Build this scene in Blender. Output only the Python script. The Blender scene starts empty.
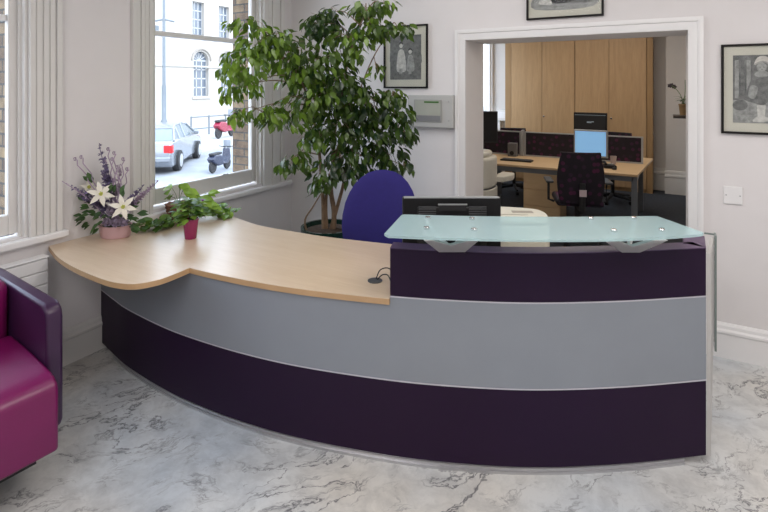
import bpy, bmesh, math, random
from mathutils import Vector, Matrix, Euler
PI = math.pi
C = bpy.context.scene.collection
random.seed(7)

# ------------------------------------------------------------------ camera frame (room axes: window wall x=0, doorway wall y=3.82)
CAMX, CAMY, CAMZ, FPX, HORY = 3.236, 0.0, 1.72, 500.0, 85.0
TH = math.radians(29.77)
def P(px, py, d):
    k = (px - 384) / FPX
    fx, fy, rx, ry = -math.sin(TH), math.cos(TH), math.cos(TH), math.sin(TH)
    return Vector((CAMX + (fx + rx * k) * d, CAMY + (fy + ry * k) * d, CAMZ - (py - HORY) * d / FPX))

# ------------------------------------------------------------------ materials
MATS = {}
def nmat(name):
    m = bpy.data.materials.new(name); m.use_nodes = True
    nt = m.node_tree; b = nt.nodes['Principled BSDF']
    return m, nt, b
def coords(nt, scale=(1, 1, 1), rot=(0, 0, 0)):
    tc = nt.nodes.new('ShaderNodeTexCoord'); mp = nt.nodes.new('ShaderNodeMapping')
    mp.inputs['Scale'].default_value = scale; mp.inputs['Rotation'].default_value = rot
    nt.links.new(tc.outputs['Object'], mp.inputs['Vector'])
    return mp.outputs['Vector']
def noise(nt, vec, scale, detail=4, rough=.5, dist=0):
    n = nt.nodes.new('ShaderNodeTexNoise'); n.inputs['Scale'].default_value = scale
    n.inputs['Detail'].default_value = detail; n.inputs['Roughness'].default_value = rough
    n.inputs['Distortion'].default_value = dist
    if vec is not None: nt.links.new(vec, n.inputs['Vector'])
    return n
def ramp(nt, fac, stops):
    r = nt.nodes.new('ShaderNodeValToRGB'); e = r.color_ramp.elements
    while len(e) < len(stops): e.new(.5)
    for i, (p, c) in enumerate(stops):
        e[i].position = p; e[i].color = (*c, 1) if len(c) == 3 else c
    nt.links.new(fac, r.inputs['Fac']); return r.outputs['Color']
def mixc(nt, fac, a, b, mode='MIX'):
    m = nt.nodes.new('ShaderNodeMix'); m.data_type = 'RGBA'; m.blend_type = mode
    for i, v in ((0, fac), (6, a), (7, b)):
        if isinstance(v, (int, float)): m.inputs[i].default_value = v
        elif isinstance(v, tuple): m.inputs[i].default_value = (*v, 1)
        else: nt.links.new(v, m.inputs[i])
    return m.outputs[2]
def bump(nt, b, h, strength=.2, dist=.01):
    bp = nt.nodes.new('ShaderNodeBump'); bp.inputs['Strength'].default_value = strength
    bp.inputs['Distance'].default_value = dist
    nt.links.new(h, bp.inputs['Height']); nt.links.new(bp.outputs['Normal'], b.inputs['Normal'])
def mat(name, col, rough=.5, metal=0, var=.06, vscale=6, bmp=0, bscale=60, spec=.5, emit=0, emitcol=None, coat=0, sheen=0):
    if name in MATS: return MATS[name]
    m, nt, b = nmat(name)
    v = coords(nt)
    n = noise(nt, v, vscale)
    lo = tuple(max(0, c * (1 - var)) for c in col); hi = tuple(min(1, c * (1 + var)) for c in col)
    nt.links.new(ramp(nt, n.outputs['Fac'], [(.3, lo), (.7, hi)]), b.inputs['Base Color'])
    b.inputs['Roughness'].default_value = rough; b.inputs['Metallic'].default_value = metal
    b.inputs['Specular IOR Level'].default_value = spec
    b.inputs['Coat Weight'].default_value = coat
    b.inputs['Sheen Weight'].default_value = sheen
    if emit:
        b.inputs['Emission Color'].default_value = (*(emitcol or col), 1); b.inputs['Emission Strength'].default_value = emit
    if bmp: bump(nt, b, noise(nt, v, bscale, 3).outputs['Fac'], bmp)
    MATS[name] = m; return m
def wood(name, c1, c2, scale=(1, 12, 12), rough=.4, rot=(0, 0, 0), coat=0):
    m, nt, b = nmat(name)
    v = coords(nt, scale, rot)
    n = noise(nt, v, 2.2, 6, .6, .6); n2 = noise(nt, v, 11, 3, .5, .2)
    f = mixc(nt, .35, n.outputs['Color'], n2.outputs['Color'])
    s = nt.nodes.new('ShaderNodeSeparateColor'); nt.links.new(f, s.inputs[0])
    nt.links.new(ramp(nt, s.outputs[0], [(.3, c1), (.7, c2)]), b.inputs['Base Color'])
    b.inputs['Roughness'].default_value = rough; b.inputs['Coat Weight'].default_value = coat; b.inputs['Coat Roughness'].default_value = .38
    MATS[name] = m; return m
def marble():
    m, nt, b = nmat('grey marble floor')
    v = coords(nt)
    big = noise(nt, v, .9, 3, .5)
    base = ramp(nt, big.outputs['Fac'], [(.34, (.50, .555, .62)), (.5, (.62, .63, .63)), (.68, (.66, .62, .56))])
    dn = noise(nt, v, 2.5, 5, .6)
    vm = nt.nodes.new('ShaderNodeVectorMath'); vm.operation = 'MULTIPLY_ADD'
    nt.links.new(dn.outputs['Color'], vm.inputs[0]); vm.inputs[1].default_value = (.28, .28, .28); nt.links.new(v, vm.inputs[2])
    def veins(scale, w, seedrot, st):
        mp = nt.nodes.new('ShaderNodeMapping'); mp.inputs['Scale'].default_value = st; r0 = nt.nodes.new('ShaderNodeMapping'); r0.inputs['Rotation'].default_value = (0, 0, seedrot)
        nt.links.new(vm.outputs[0], r0.inputs['Vector']); nt.links.new(r0.outputs[0], mp.inputs['Vector'])
        n = noise(nt, mp.outputs[0], scale, 7, .62, .5)
        a = nt.nodes.new('ShaderNodeMath'); a.operation = 'SUBTRACT'; nt.links.new(n.outputs['Fac'], a.inputs[0]); a.inputs[1].default_value = .5
        ab = nt.nodes.new('ShaderNodeMath'); ab.operation = 'ABSOLUTE'; nt.links.new(a.outputs[0], ab.inputs[0])
        return ramp(nt, ab.outputs[0], [(0, (1, 1, 1)), (w * .35, (.6, .6, .6)), (w, (0, 0, 0))])
    v1 = veins(1.9, .016, -.95, (1, 2.6, 1)); v2 = veins(5, .028, -.85, (1, 3.0, 1))
    mask = ramp(nt, noise(nt, v, 1.9, 2).outputs['Fac'], [(.42, (0, 0, 0)), (.55, (1, 1, 1))])
    v1m = mixc(nt, 1.0, v1, mask, 'MULTIPLY')
    c = mixc(nt, mixc(nt, 1.0, mixc(nt, 1.0, v2, ramp(nt, noise(nt, v, 6, 3).outputs['Fac'], [(.48, (0, 0, 0)), (.6, (1, 1, 1))]), 'MULTIPLY'), (.6, .6, .6), 'MULTIPLY'), base, (.15, .15, .165))
    c = mixc(nt, mixc(nt, 1.0, v1m, (.95, .95, .95), 'MULTIPLY'), c, (.09, .09, .105))
    cl = ramp(nt, noise(nt, vm.outputs[0], 9, 6, .7).outputs['Fac'], [(.35, (.72, .72, .73)), (.6, (1, 1, 1))])
    c = mixc(nt, .8, c, cl, 'MULTIPLY')
    nt.links.new(c, b.inputs['Base Color'])
    b.inputs['Roughness'].default_value = .33; b.inputs['Specular IOR Level'].default_value = .45
    MATS['marble'] = m; return m
def bricks():
    m, nt, b = nmat('yellow stock brick')
    tc = nt.nodes.new('ShaderNodeTexCoord'); sp = nt.nodes.new('ShaderNodeSeparateXYZ'); nt.links.new(tc.outputs['Object'], sp.inputs[0])
    ad = nt.nodes.new('ShaderNodeMath'); ad.operation = 'ADD'; nt.links.new(sp.outputs[0], ad.inputs[0]); nt.links.new(sp.outputs[1], ad.inputs[1])
    cb = nt.nodes.new('ShaderNodeCombineXYZ'); nt.links.new(ad.outputs[0], cb.inputs[0]); nt.links.new(sp.outputs[2], cb.inputs[1])
    br = nt.nodes.new('ShaderNodeTexBrick'); nt.links.new(cb.outputs[0], br.inputs['Vector'])
    br.inputs['Scale'].default_value = 1; br.inputs['Brick Width'].default_value = .22; br.inputs['Row Height'].default_value = .075
    br.inputs['Mortar Size'].default_value = .007; br.inputs['Color1'].default_value = (.35, .26, .16, 1); br.inputs['Color2'].default_value = (.16, .11, .085, 1)
    br.inputs['Mortar'].default_value = (.10, .095, .09, 1)
    n = noise(nt, cb.outputs[0], 14, 4)
    c = mixc(nt, .5, br.outputs['Color'], ramp(nt, n.outputs['Fac'], [(.35, (.3, .28, .3)), (.65, (1.0, .95, .85))]), 'MULTIPLY')
    nt.links.new(c, b.inputs['Base Color']); b.inputs['Roughness'].default_value = .9
    bump(nt, b, br.outputs['Fac'], -.6)
    MATS['brick'] = m; return m
def spotted():
    m, nt, b = nmat('black fabric with magenta spots')
    tc = nt.nodes.new('ShaderNodeTexCoord'); sp = nt.nodes.new('ShaderNodeSeparateXYZ'); nt.links.new(tc.outputs['Object'], sp.inputs[0])
    cb = nt.nodes.new('ShaderNodeCombineXYZ'); nt.links.new(sp.outputs[0], cb.inputs[0]); nt.links.new(sp.outputs[2], cb.inputs[1])
    vo = nt.nodes.new('ShaderNodeTexVoronoi'); vo.inputs['Scale'].default_value = 13; vo.inputs['Randomness'].default_value = .8
    vo.voronoi_dimensions = '2D'
    nt.links.new(cb.outputs[0], vo.inputs['Vector'])
    k = ramp(nt, vo.outputs['Distance'], [(.24, (1, 1, 1)), (.30, (0, 0, 0))])
    hs = ramp(nt, vo.outputs['Color'], [(.2, (.015, .01, .02)), (.45, (.045, .012, .04)), (.8, (.075, .01, .045))])
    nt.links.new(mixc(nt, k, (.012, .008, .014), hs), b.inputs['Base Color']); b.inputs['Roughness'].default_value = .9
    MATS['spots'] = m; return m
def glass(name, tint=(1, 1, 1), refl=.5):
    m = bpy.data.materials.new(name); m.use_nodes = True; nt = m.node_tree
    nt.nodes.clear()
    o = nt.nodes.new('ShaderNodeOutputMaterial'); t = nt.nodes.new('ShaderNodeBsdfTransparent'); g = nt.nodes.new('ShaderNodeBsdfGlossy')
    n = noise(nt, coords(nt), .6); 
    tintc = ramp(nt, n.outputs['Fac'], [(0, tuple(c * .98 for c in tint)), (1, tint)])
    nt.links.new(tintc, t.inputs['Color'])
    g.inputs['Roughness'].default_value = .02
    fr = nt.nodes.new('ShaderNodeLayerWeight'); fr.inputs['Blend'].default_value = .15
    mm = nt.nodes.new('ShaderNodeMath'); mm.operation = 'MULTIPLY'; mm.inputs[1].default_value = refl
    nt.links.new(fr.outputs['Fresnel'], mm.inputs[0])
    mx = nt.nodes.new('ShaderNodeMixShader'); nt.links.new(mm.outputs[0], mx.inputs[0]); nt.links.new(t.outputs[0], mx.inputs[1]); nt.links.new(g.outputs[0], mx.inputs[2])
    nt.links.new(mx.outputs[0], o.inputs[0]); MATS[name] = m; return m
def frosted():
    m = bpy.data.materials.new('frosted pale aqua glass'); m.use_nodes = True; nt = m.node_tree; nt.nodes.clear()
    o = nt.nodes.new('ShaderNodeOutputMaterial'); t = nt.nodes.new('ShaderNodeBsdfTransparent'); b = nt.nodes.new('ShaderNodeBsdfPrincipled')
    n = noise(nt, coords(nt), 3)
    nt.links.new(ramp(nt, n.outputs['Fac'], [(0, (.58, .74, .77)), (1, (.63, .80, .82))]), b.inputs['Base Color'])
    b.inputs['Roughness'].default_value = .16; b.inputs['Subsurface Weight'].default_value = 0
    t.inputs['Color'].default_value = (.82, .95, .96, 1)
    mx = nt.nodes.new('ShaderNodeMixShader'); mx.inputs[0].default_value = .5
    nt.links.new(t.outputs[0], mx.inputs[1]); nt.links.new(b.outputs[0], mx.inputs[2]); nt.links.new(mx.outputs[0], o.inputs[0])
    MATS['frost'] = m; return m
def leafmat(name, dark, light, trans=.35, rough=.35):
    m = bpy.data.materials.new(name); m.use_nodes = True; nt = m.node_tree; b = nt.nodes['Principled BSDF']; o = nt.nodes['Material Output']
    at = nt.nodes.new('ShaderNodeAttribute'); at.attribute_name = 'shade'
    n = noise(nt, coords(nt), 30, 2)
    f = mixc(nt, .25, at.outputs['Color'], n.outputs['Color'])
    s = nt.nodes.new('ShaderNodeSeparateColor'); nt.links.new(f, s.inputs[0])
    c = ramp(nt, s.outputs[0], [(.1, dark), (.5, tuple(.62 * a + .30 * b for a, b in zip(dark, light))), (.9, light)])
    nt.links.new(c, b.inputs['Base Color']); b.inputs['Roughness'].default_value = rough
    tr = nt.nodes.new('ShaderNodeBsdfTranslucent')
    nt.links.new(mixc(nt, .25, c, (.35, .55, .05)), tr.inputs['Color'])
    mx = nt.nodes.new('ShaderNodeMixShader'); mx.inputs[0].default_value = trans
    nt.links.new(b.outputs[0], mx.inputs[1]); nt.links.new(tr.outputs[0], mx.inputs[2]); nt.links.new(mx.outputs[0], o.inputs[0])
    MATS[name] = m; return m

# ------------------------------------------------------------------ mesh builder
class MB:
    def __init__(s): s.v = []; s.f = []; s.sh = []; s.cur = 0.5
    def add(s, vs, fs):
        o = len(s.v); s.v += [Vector(v) for v in vs]; s.sh += [s.cur] * len(vs)
        s.f += [tuple(i + o for i in f) for f in fs]; return s
    def box(s, x0, x1, y0, y1, z0, z1, M=None):
        vs = [Vector((x, y, z)) for z in (z0, z1) for y in (y0, y1) for x in (x0, x1)]
        if M: vs = [M @ v for v in vs]
        return s.add(vs, [(0, 2, 3, 1), (4, 5, 7, 6), (0, 1, 5, 4), (2, 6, 7, 3), (0, 4, 6, 2), (1, 3, 7, 5)])
    def prism(s, poly, z0, z1, M=None):
        n = len(poly)
        vs = [Vector((x, y, z0)) for x, y in poly] + [Vector((x, y, z1)) for x, y in poly]
        if M: vs = [M @ v for v in vs]
        return s.add(vs, [tuple(range(n))[::-1], tuple(range(n, 2 * n))] + [(i, (i + 1) % n, n + (i + 1) % n, n + i) for i in range(n)])
    def tube(s, pts, r, n=8, closed=False):
        pts = [Vector(p) for p in pts]; m = len(pts)
        rr = r if isinstance(r, (list, tuple)) else [r] * m
        rings = []; up = None
        for i, p in enumerate(pts):
            if closed: t = (pts[(i + 1) % m] - pts[i - 1])
            else: t = pts[min(i + 1, m - 1)] - pts[max(i - 1, 0)]
            if t.length < 1e-9: t = Vector((0, 0, 1))
            t.normalize()
            if up is None: up = Vector((0, 0, 1)) if abs(t.z) < .9 else Vector((1, 0, 0))
            a = t.cross(up)
            if a.length < 1e-6: a = t.cross(Vector((1, .3, 0)))
            a.normalize(); b = t.cross(a); up = -b if False else up
            rings.append([p + (a * math.cos(2 * PI * k / n) + b * math.sin(2 * PI * k / n)) * rr[i] for k in range(n)])
        vs = [v for q in rings for v in q]; fs = []
        for i in range(m if closed else m - 1):
            j = (i + 1) % m
            for k in range(n): fs.append((i * n + k, i * n + (k + 1) % n, j * n + (k + 1) % n, j * n + k))
        if not closed: fs += [tuple(range(n))[::-1], tuple((m - 1) * n + k for k in range(n))]
        return s.add(vs, fs)
    def lathe(s, prof, c=(0, 0, 0), n=32, sx=1, sy=1, M=None, caps=True):
        vs = []; fs = []
        for r, z in prof:
            for k in range(n):
                v = Vector((c[0] + r * sx * math.cos(2 * PI * k / n), c[1] + r * sy * math.sin(2 * PI * k / n), c[2] + z))
                vs.append(M @ v if M else v)
        m = len(prof)
        for i in range(m - 1):
            for k in range(n): fs.append((i * n + k, i * n + (k + 1) % n, (i + 1) * n + (k + 1) % n, (i + 1) * n + k))
        if caps: fs += [tuple(range(n))[::-1], tuple((m - 1) * n + k for k in range(n))]
        return s.add(vs, fs)
    def ball(s, c, r, n=10, m=6, sx=1, sy=1, sz=1, M=None):
        prof = [(math.sin(PI * i / m) * r, -math.cos(PI * i / m) * r * sz) for i in range(m + 1)]
        prof[0] = (r * .02, prof[0][1]); prof[-1] = (r * .02, prof[-1][1])
        return s.lathe(prof, c, n, sx, sy, M)
    def wallstrip(s, cv, th, z0, z1):
        """curve cv (xy), thickened to the +left side by th"""
        a = cv; b = offset(cv, th); n = len(a)
        vs = [Vector((x, y, z)) for z in (z0, z1) for q in (a, b) for x, y in q]
        A0, B0, A1, B1 = 0, n, 2 * n, 3 * n; fs = []
        for i in range(n - 1):
            fs += [(A0 + i, A0 + i + 1, A1 + i + 1, A1 + i), (B0 + i + 1, B0 + i, B1 + i, B1 + i + 1), (A1 + i, A1 + i + 1, B1 + i + 1, B1 + i), (A0 + i + 1, A0 + i, B0 + i, B0 + i + 1)]
        fs += [(A0, A1, B1, B0), (A0 + n - 1, B0 + n - 1, B1 + n - 1, A1 + n - 1)]
        return s.add(vs, fs)
    def leaf(s, p, d, nrm, L, W, fold=.25, droop=.2):
        d = d.normalized(); sd = d.cross(nrm)
        if sd.length < 1e-4: sd = d.cross(Vector((1, 0, .1)))
        sd.normalize(); nn = sd.cross(d).normalized()
        st = [(0, .05), (.25, .75), (.5, 1), (.75, .62), (1, .02)]
        vs = []
        for t, w in st:
            c = p + d * (L * t) - nn * (droop * L * t * t)
            vs += [c - sd * (W * .5 * w) + nn * (fold * W * .5 * w), c, c + sd * (W * .5 * w) + nn * (fold * W * .5 * w)]
        fs = []
        for i in range(4):
            a = i * 3; fs += [(a, a + 1, a + 4, a + 3), (a + 1, a + 2, a + 5, a + 4)]
        return s.add(vs, fs)
    def build(s, name, m, parent=None, bevel=0, smooth=False, seg=2, world=False, subsurf=0, fixn=True):
        vs = s.v
        if world and parent is not None:
            inv = parent_world(parent).inverted(); vs = [inv @ v for v in vs]
        me = bpy.data.meshes.new(name); me.from_pydata([tuple(v) for v in vs], [], s.f); me.update()
        if fixn:
            bm = bmesh.new(); bm.from_mesh(me); bmesh.ops.recalc_face_normals(bm, faces=bm.faces); bm.to_mesh(me); bm.free()
        if any(abs(x - .5) > 1e-6 for x in s.sh):
            ca = me.color_attributes.new('shade', 'FLOAT_COLOR', 'POINT')
            for i, x in enumerate(s.sh): ca.data[i].color = (x, x, x, 1)
        me.materials.append(m)
        o = bpy.data.objects.new(name, me); C.objects.link(o)
        if parent is not None: o.parent = parent
        if smooth:
            for p in me.polygons: p.use_smooth = True
            if smooth != 'all':
                me.update()
                try: me.set_sharp_from_angle(angle=math.radians(40))
                except Exception: pass
        if bevel:
            md = o.modifiers.new('bevel', 'BEVEL'); md.width = bevel; md.segments = seg; md.limit_method = 'ANGLE'; md.angle_limit = math.radians(40)
        if subsurf:
            md = o.modifiers.new('sub', 'SUBSURF'); md.levels = md.render_levels = subsurf
        return o
def parent_world(o):
    m = Matrix.Translation(o.location) @ o.rotation_euler.to_matrix().to_4x4()
    return parent_world(o.parent) @ m if o.parent else m
def offset(cv, th):
    out = []
    for i, (x, y) in enumerate(cv):
        a = cv[max(i - 1, 0)]; b = cv[min(i + 1, len(cv) - 1)]
        dx, dy = b[0] - a[0], b[1] - a[1]; l = math.hypot(dx, dy)
        out.append((x - dy / l * th, y + dx / l * th))
    return out
def catmull(pts, n=8, closed=False):
    out = []; m = len(pts); P_ = [Vector(p) for p in pts]
    rng = m if closed else m - 1
    for i in range(rng):
        p0 = P_[(i - 1) % m] if closed or i > 0 else P_[0] * 2 - P_[1]
        p1 = P_[i]; p2 = P_[(i + 1) % m]
        p3 = P_[(i + 2) % m] if closed or i + 2 < m else P_[-1] * 2 - P_[-2]
        for k in range(n):
            t = k / n
            out.append(.5 * ((2 * p1) + (p2 - p0) * t + (2 * p0 - 5 * p1 + 4 * p2 - p3) * t * t + (3 * p1 - p0 - 3 * p2 + p3) * t ** 3))
    if not closed: out.append(P_[-1])
    return out
def tag(o, label=None, cat=None, group=None, kind=None):
    if label: o['label'] = label
    if cat: o['category'] = cat
    if group: o['group'] = group
    if kind: o['kind'] = kind
    return o
def thing(name, label, cat, loc=(0, 0, 0), rotz=0, group=None):
    o = bpy.data.objects.new(name, None); C.objects.link(o); o.location = loc; o.rotation_euler = (0, 0, rotz)
    o.empty_display_size = .1
    return tag(o, label, cat, group)
def struct_empty(name, loc):
    o = bpy.data.objects.new(name, None); C.objects.link(o); o.location = loc; o['kind'] = 'structure'; return o
def struct(o): o['kind'] = 'structure'; return o
def copy_tree(o, parent=None):
    c = o.copy(); C.objects.link(c); c.parent = parent
    for ch in [x for x in C.objects if x.parent == o]: copy_tree(ch, c)
    return c

# ------------------------------------------------------------------ palette
M_wall = mat('painted plaster white', (.76, .735, .74), .85, var=.012, bmp=.03, bscale=200)
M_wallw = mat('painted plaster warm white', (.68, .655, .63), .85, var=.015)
M_trim = mat('white gloss paint', (.82, .815, .82), .4, var=.01)
M_trimg = mat('warm grey white gloss paint', (.72, .71, .69), .4, var=.01)
M_ceil = mat('ceiling paint', (.82, .82, .8), .9, var=.01)
M_floor = marble()
M_purple = mat('dark aubergine laminate', (.0155, .0045, .024), .5, var=.06, vscale=2, spec=.22)
M_purpletop = mat('aubergine laminate edge', (.085, .045, .11), .4, var=.05)
M_grey = mat('silver grey laminate', (.265, .29, .33), .42, metal=.15, var=.02)
M_alu = mat('brushed aluminium', (.55, .55, .57), .32, metal=.85, var=.04)
M_alul = mat('pale aluminium strip', (.62, .60, .66), .35, metal=.4, var=.02)
M_beech = wood('pale beech laminate', (.62, .465, .32), (.72, .57, .425), (1.2, 13, 13), .3, rot=(0, 0, .12), coat=.7)
M_beechedge = mat('beech edge band', (.50, .32, .17), .4, var=.08)
M_frost = frosted()
M_glass = glass('window glass', (.97, .985, 1))
M_brick = bricks()
M_spots = spotted()
M_black = mat('black plastic', (.010, .010, .011), .45, var=.1, spec=.3)
M_blackm = mat('matt black plastic', (.012, .012, .014), .65, var=.1)
M_dgrey = mat('dark grey plastic', (.06, .062, .066), .45, var=.1)
M_silver = mat('silver grey plastic', (.38, .39, .40), .4, metal=.3, var=.03)
M_steel = mat('polished steel', (.75, .75, .76), .16, metal=1, var=.02)
M_bracket = mat('satin aluminium casting', (.72, .71, .70), .3, metal=.6, var=.02)
M_blue = mat('royal blue fabric', (.019, .013, .145), .95, var=.06, vscale=40, bmp=.25, bscale=500, sheen=.12)
M_magenta = mat('magenta leather', (.17, .006, .085), .3, var=.06, bmp=.05, bscale=120)
M_aub = mat('aubergine leather', (.038, .012, .048), .34, var=.05, bmp=.05, bscale=120)
M_beige = mat('beige plastic', (.60, .57, .49), .45, var=.02)
M_cream = mat('cream paper', (.64, .62, .53), .8, var=.02)
M_cab = wood('oak veneer doors', (.42, .265, .13), (.55, .36, .19), (9, 9, .7), .45)
M_cabd = wood('oak veneer side', (.33, .20, .09), (.42, .26, .12), (9, 9, .7), .5)
M_desk = wood('office desk beech', (.55, .38, .21), (.64, .46, .27), (1, 9, 9), .4)
M_carpet = mat('dark blue grey carpet', (.035, .04, .05), .95, var=.25, vscale=25, bmp=.3, bscale=300)
M_greym = mat('grey metal paint', (.17, .18, .195), .45, metal=.3, var=.04)

# ------------------------------------------------------------------ ROOM
CE = 3.05
def wall_with_holes(mb, axis, a0, a1, t0, t1, z0, z1, holes):
    """wall slab; axis 'y' runs along y with thickness in x, axis 'x' the reverse. holes=(a0,a1,z0,z1)"""
    def bx(u0, u1, w0, w1):
        if axis == 'y': mb.box(t0, t1, u0, u1, w0, w1)
        else: mb.box(u0, u1, t0, t1, w0, w1)
    cur = a0
    for h in sorted(holes):
        if h[0] > cur: bx(cur, h[0], z0, z1)
        if h[2] > z0: bx(h[0], h[1], z0, h[2])
        if h[3] < z1: bx(h[0], h[1], h[3], z1)
        cur = h[1]
    if cur < a1: bx(cur, a1, z0, z1)
    return mb
W1 = (2.303, 3.40, .82, 2.75)      # window opening right
W2 = (.30, 1.478, .84, 2.75)        # window opening left
XR, YF = 5.6, -2.6
struct(wall_with_holes(MB(), 'y', YF, 4.25, -.12, 0, 0, CE, [W1, W2]).build('wall_left', M_wall))
struct(wall_with_holes(MB(), 'y', YF - .3, 4.25, -.36, -.121, -1.05, CE + .6, [(W1[0] - .02, W1[1] + .0, W1[2] - .02, W1[3]), (W2[0], W2[1] + .0, W2[2] - .02, W2[3])]).build('wall_outer', M_brick))
struct(wall_with_holes(MB(), 'x', .0, XR, 3.82, 4.246, 0, CE, [(1.811, 3.338, 0, 2.079)]).build('wall_back', M_wall))
struct(MB().box(XR, XR + .12, YF, 3.82, 0, CE).build('wall_right', M_wall))
struct(MB().box(-.12, XR + .12, YF - .12, YF, 0, CE).build('wall_front', M_wall))
struct(MB().box(-.12, XR + .12, YF - .12, 4.246, CE, CE + .12).build('ceiling', M_ceil))
struct(MB().box(-.0, XR, YF, 4.03, -.1, 0).build('floor', M_floor))

# skirting
SKP = [(0, 0), (.022, 0), (.022, .15), (.03, .158), (.03, .172), (.018, .182), (.016, .20), (.008, .215), (0, .217)]
def skirt_x(x0, x1, y, sgn, name, m, scale=1, z=0):     # against a wall running along x, profile toward sgn*y
    mb = MB(); n = len(SKP)
    vs = [Vector((x, y + sgn * p * 1.0, z + q * scale)) for x in (x0, x1) for p, q in SKP]
    mb.add(vs, [tuple(range(n)), tuple(range(n, 2 * n))[::-1]] + [(i, (i + 1) % n, n + (i + 1) % n, n + i) for i in range(n)])
    return struct(mb.build(name, m))
def skirt_y(y0, y1, x, sgn, name, m, scale=1):
    mb = MB(); n = len(SKP)
    vs = [Vector((x + sgn * p, y, q * scale)) for y in (y0, y1) for p, q in SKP]
    mb.add(vs, [tuple(range(n)), tuple(range(n, 2 * n))[::-1]] + [(i, (i + 1) % n, n + (i + 1) % n, n + i) for i in range(n)])
    return struct(mb.build(name, m))
skirt_x(3.43, XR, 3.82, -1, 'baseboard_back', M_trim)
skirt_x(.03, 1.72, 3.82, -1, 'baseboard_back', M_trimg)
skirt_y(YF, 3.82, 0, 1, 'baseboard_left', M_trimg)

# doorway architrave (sweep of a moulded profile round the opening)
def architrave(name, x0, x1, zt, y, w, m):
    prof = [(0, 0), (0, .018), (.012, .022), (.05, .022), (.056, .03), (.074, .034), (w, .030), (w, 0)]  # (outward from opening, toward room)
    path = [(x0, 0, -1, 0), (x0, zt, -1, 1), (x1, zt, 1, 1), (x1, 0, 1, 0)]
    mb = MB(); n = len(prof); vs = []
    for x, z, ox, oz in path:
        for u, v in prof: vs.append(Vector((x + ox * u, y - v, z + oz * u)))
    fs = []
    for s_ in range(3):
        for i in range(n): fs.append((s_ * n + i, s_ * n + (i + 1) % n, (s_ + 1) * n + (i + 1) % n, (s_ + 1) * n + i))
    fs += [tuple(range(n)), tuple(range(3 * n, 4 * n))]
    mb.add(vs, fs); return struct(mb.build(name, m, smooth=True))
architrave('trim_1', 1.811, 3.338, 2.079, 3.82, .084, M_trim)
struct(MB().box(1.808, 1.8125, 3.818, 4.2465, 0, 2.078).box(3.3365, 3.341, 3.818, 4.2465, 0, 2.078).box(1.8115, 3.3375, 3.818, 4.2465, 2.0775, 2.082).build('trim_2', mat('jamb paint', (.80, .76, .74), .6, var=.01)))

# windows
def window(name, W, sill_y, sill_z, arch_l, arch_r, top_z=2.85):
    y0, y1, z0, z1 = W
    w = struct_empty(name, (0, (y0 + y1) / 2, z0))
    b = lambda mb, n, m, **k: mb.build(n, m, w, world=True, **k)
    xs0, xs1 = -.10, -.055
    f = MB()
    zb = z0 + .02
    f.box(xs0, xs1, y0, y0 + .06, zb, z1).box(xs0, xs1, y1 - .06, y1, zb, z1)
    f.box(xs0, xs1, y0 + .06, y1 - .06, zb, zb + .115).box(xs0, xs1, y0 + .06, y1 - .06, z1 - .06, z1)
    fr = b(f, 'sash_frame', M_trimg, bevel=.006)
    f = MB().box(xs0 - .03, xs1 - .02, y0 + .06, y1 - .06, 2.088, 2.125)
    b(f, 'meeting_rail', M_trim, bevel=.004)
    b(MB().box(-.082, -.078, y0 + .05, y1 - .05, zb + .10, z1 - .05), 'pane', M_glass)
    # reveal lining between sash and architrave (staff beads)
    b(MB().box(-.119, .002, y1 - .004, y1 + .012, z0, z1).box(-.119, .002, y0 - .012, y0 + .004, z0, z1).box(-.12, 0, y0, y1, z1 - .004, z1 + .012)
      .box(-.052, -.03, y1 - .018, y1, z0, z1).box(-.052, -.03, y0, y0 + .018, z0, z1), 'lining', M_trimg, bevel=.003)
    # fluted architraves
    for (a, c, nm) in ((arch_l[0], arch_l[1], 0), (arch_r[0], arch_r[1], 1)):
        mb = MB().box(0.001, .018, a, c, sill_z[1], top_z)
        n = 5; wd = (c - a) / n
        for i in range(n):
            h = (.027, .022, .030, .024, .034)[i if nm else n - 1 - i]
            yy = a + (i if not nm else i) * wd
            mb.box(.018, h, yy + .002, yy + wd - .004, sill_z[1], top_z)
        b(mb, 'architrave', M_trimg, bevel=.004)
    b(MB().box(-.12, .0, y0 - .01, y1 + .01, sill_z[0], sill_z[1]).box(0, .05, sill_y[0], sill_y[1], sill_z[0], sill_z[1]), 'sill', M_trim, bevel=.012, seg=3)
    b(MB().box(-.44, -.125, y0 - .04, y1 + .04, z0 - .07, z0 - .022), 'outer_sill', mat('stone sill', (.55, .53, .5), .8))
    b(MB().box(0, .04, arch_l[0], arch_r[1], z1 + .012, top_z + .06), 'head', M_trimg, bevel=.01)
    lk = MB().box(-.055, -.04, (y0 + y1) / 2 + .14, (y0 + y1) / 2 + .20, zb + .117, zb + .125)
    b(lk, 'sash_lift', M_steel)
    return w
window('window_1', W1, (2.05, 3.785), (.758, .80), (2.126, 2.29), (3.413, 3.69))
window('window_2', W2, (.0, 1.70), (.795, .838), (.1, .29), (1.492, 1.672))

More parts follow.
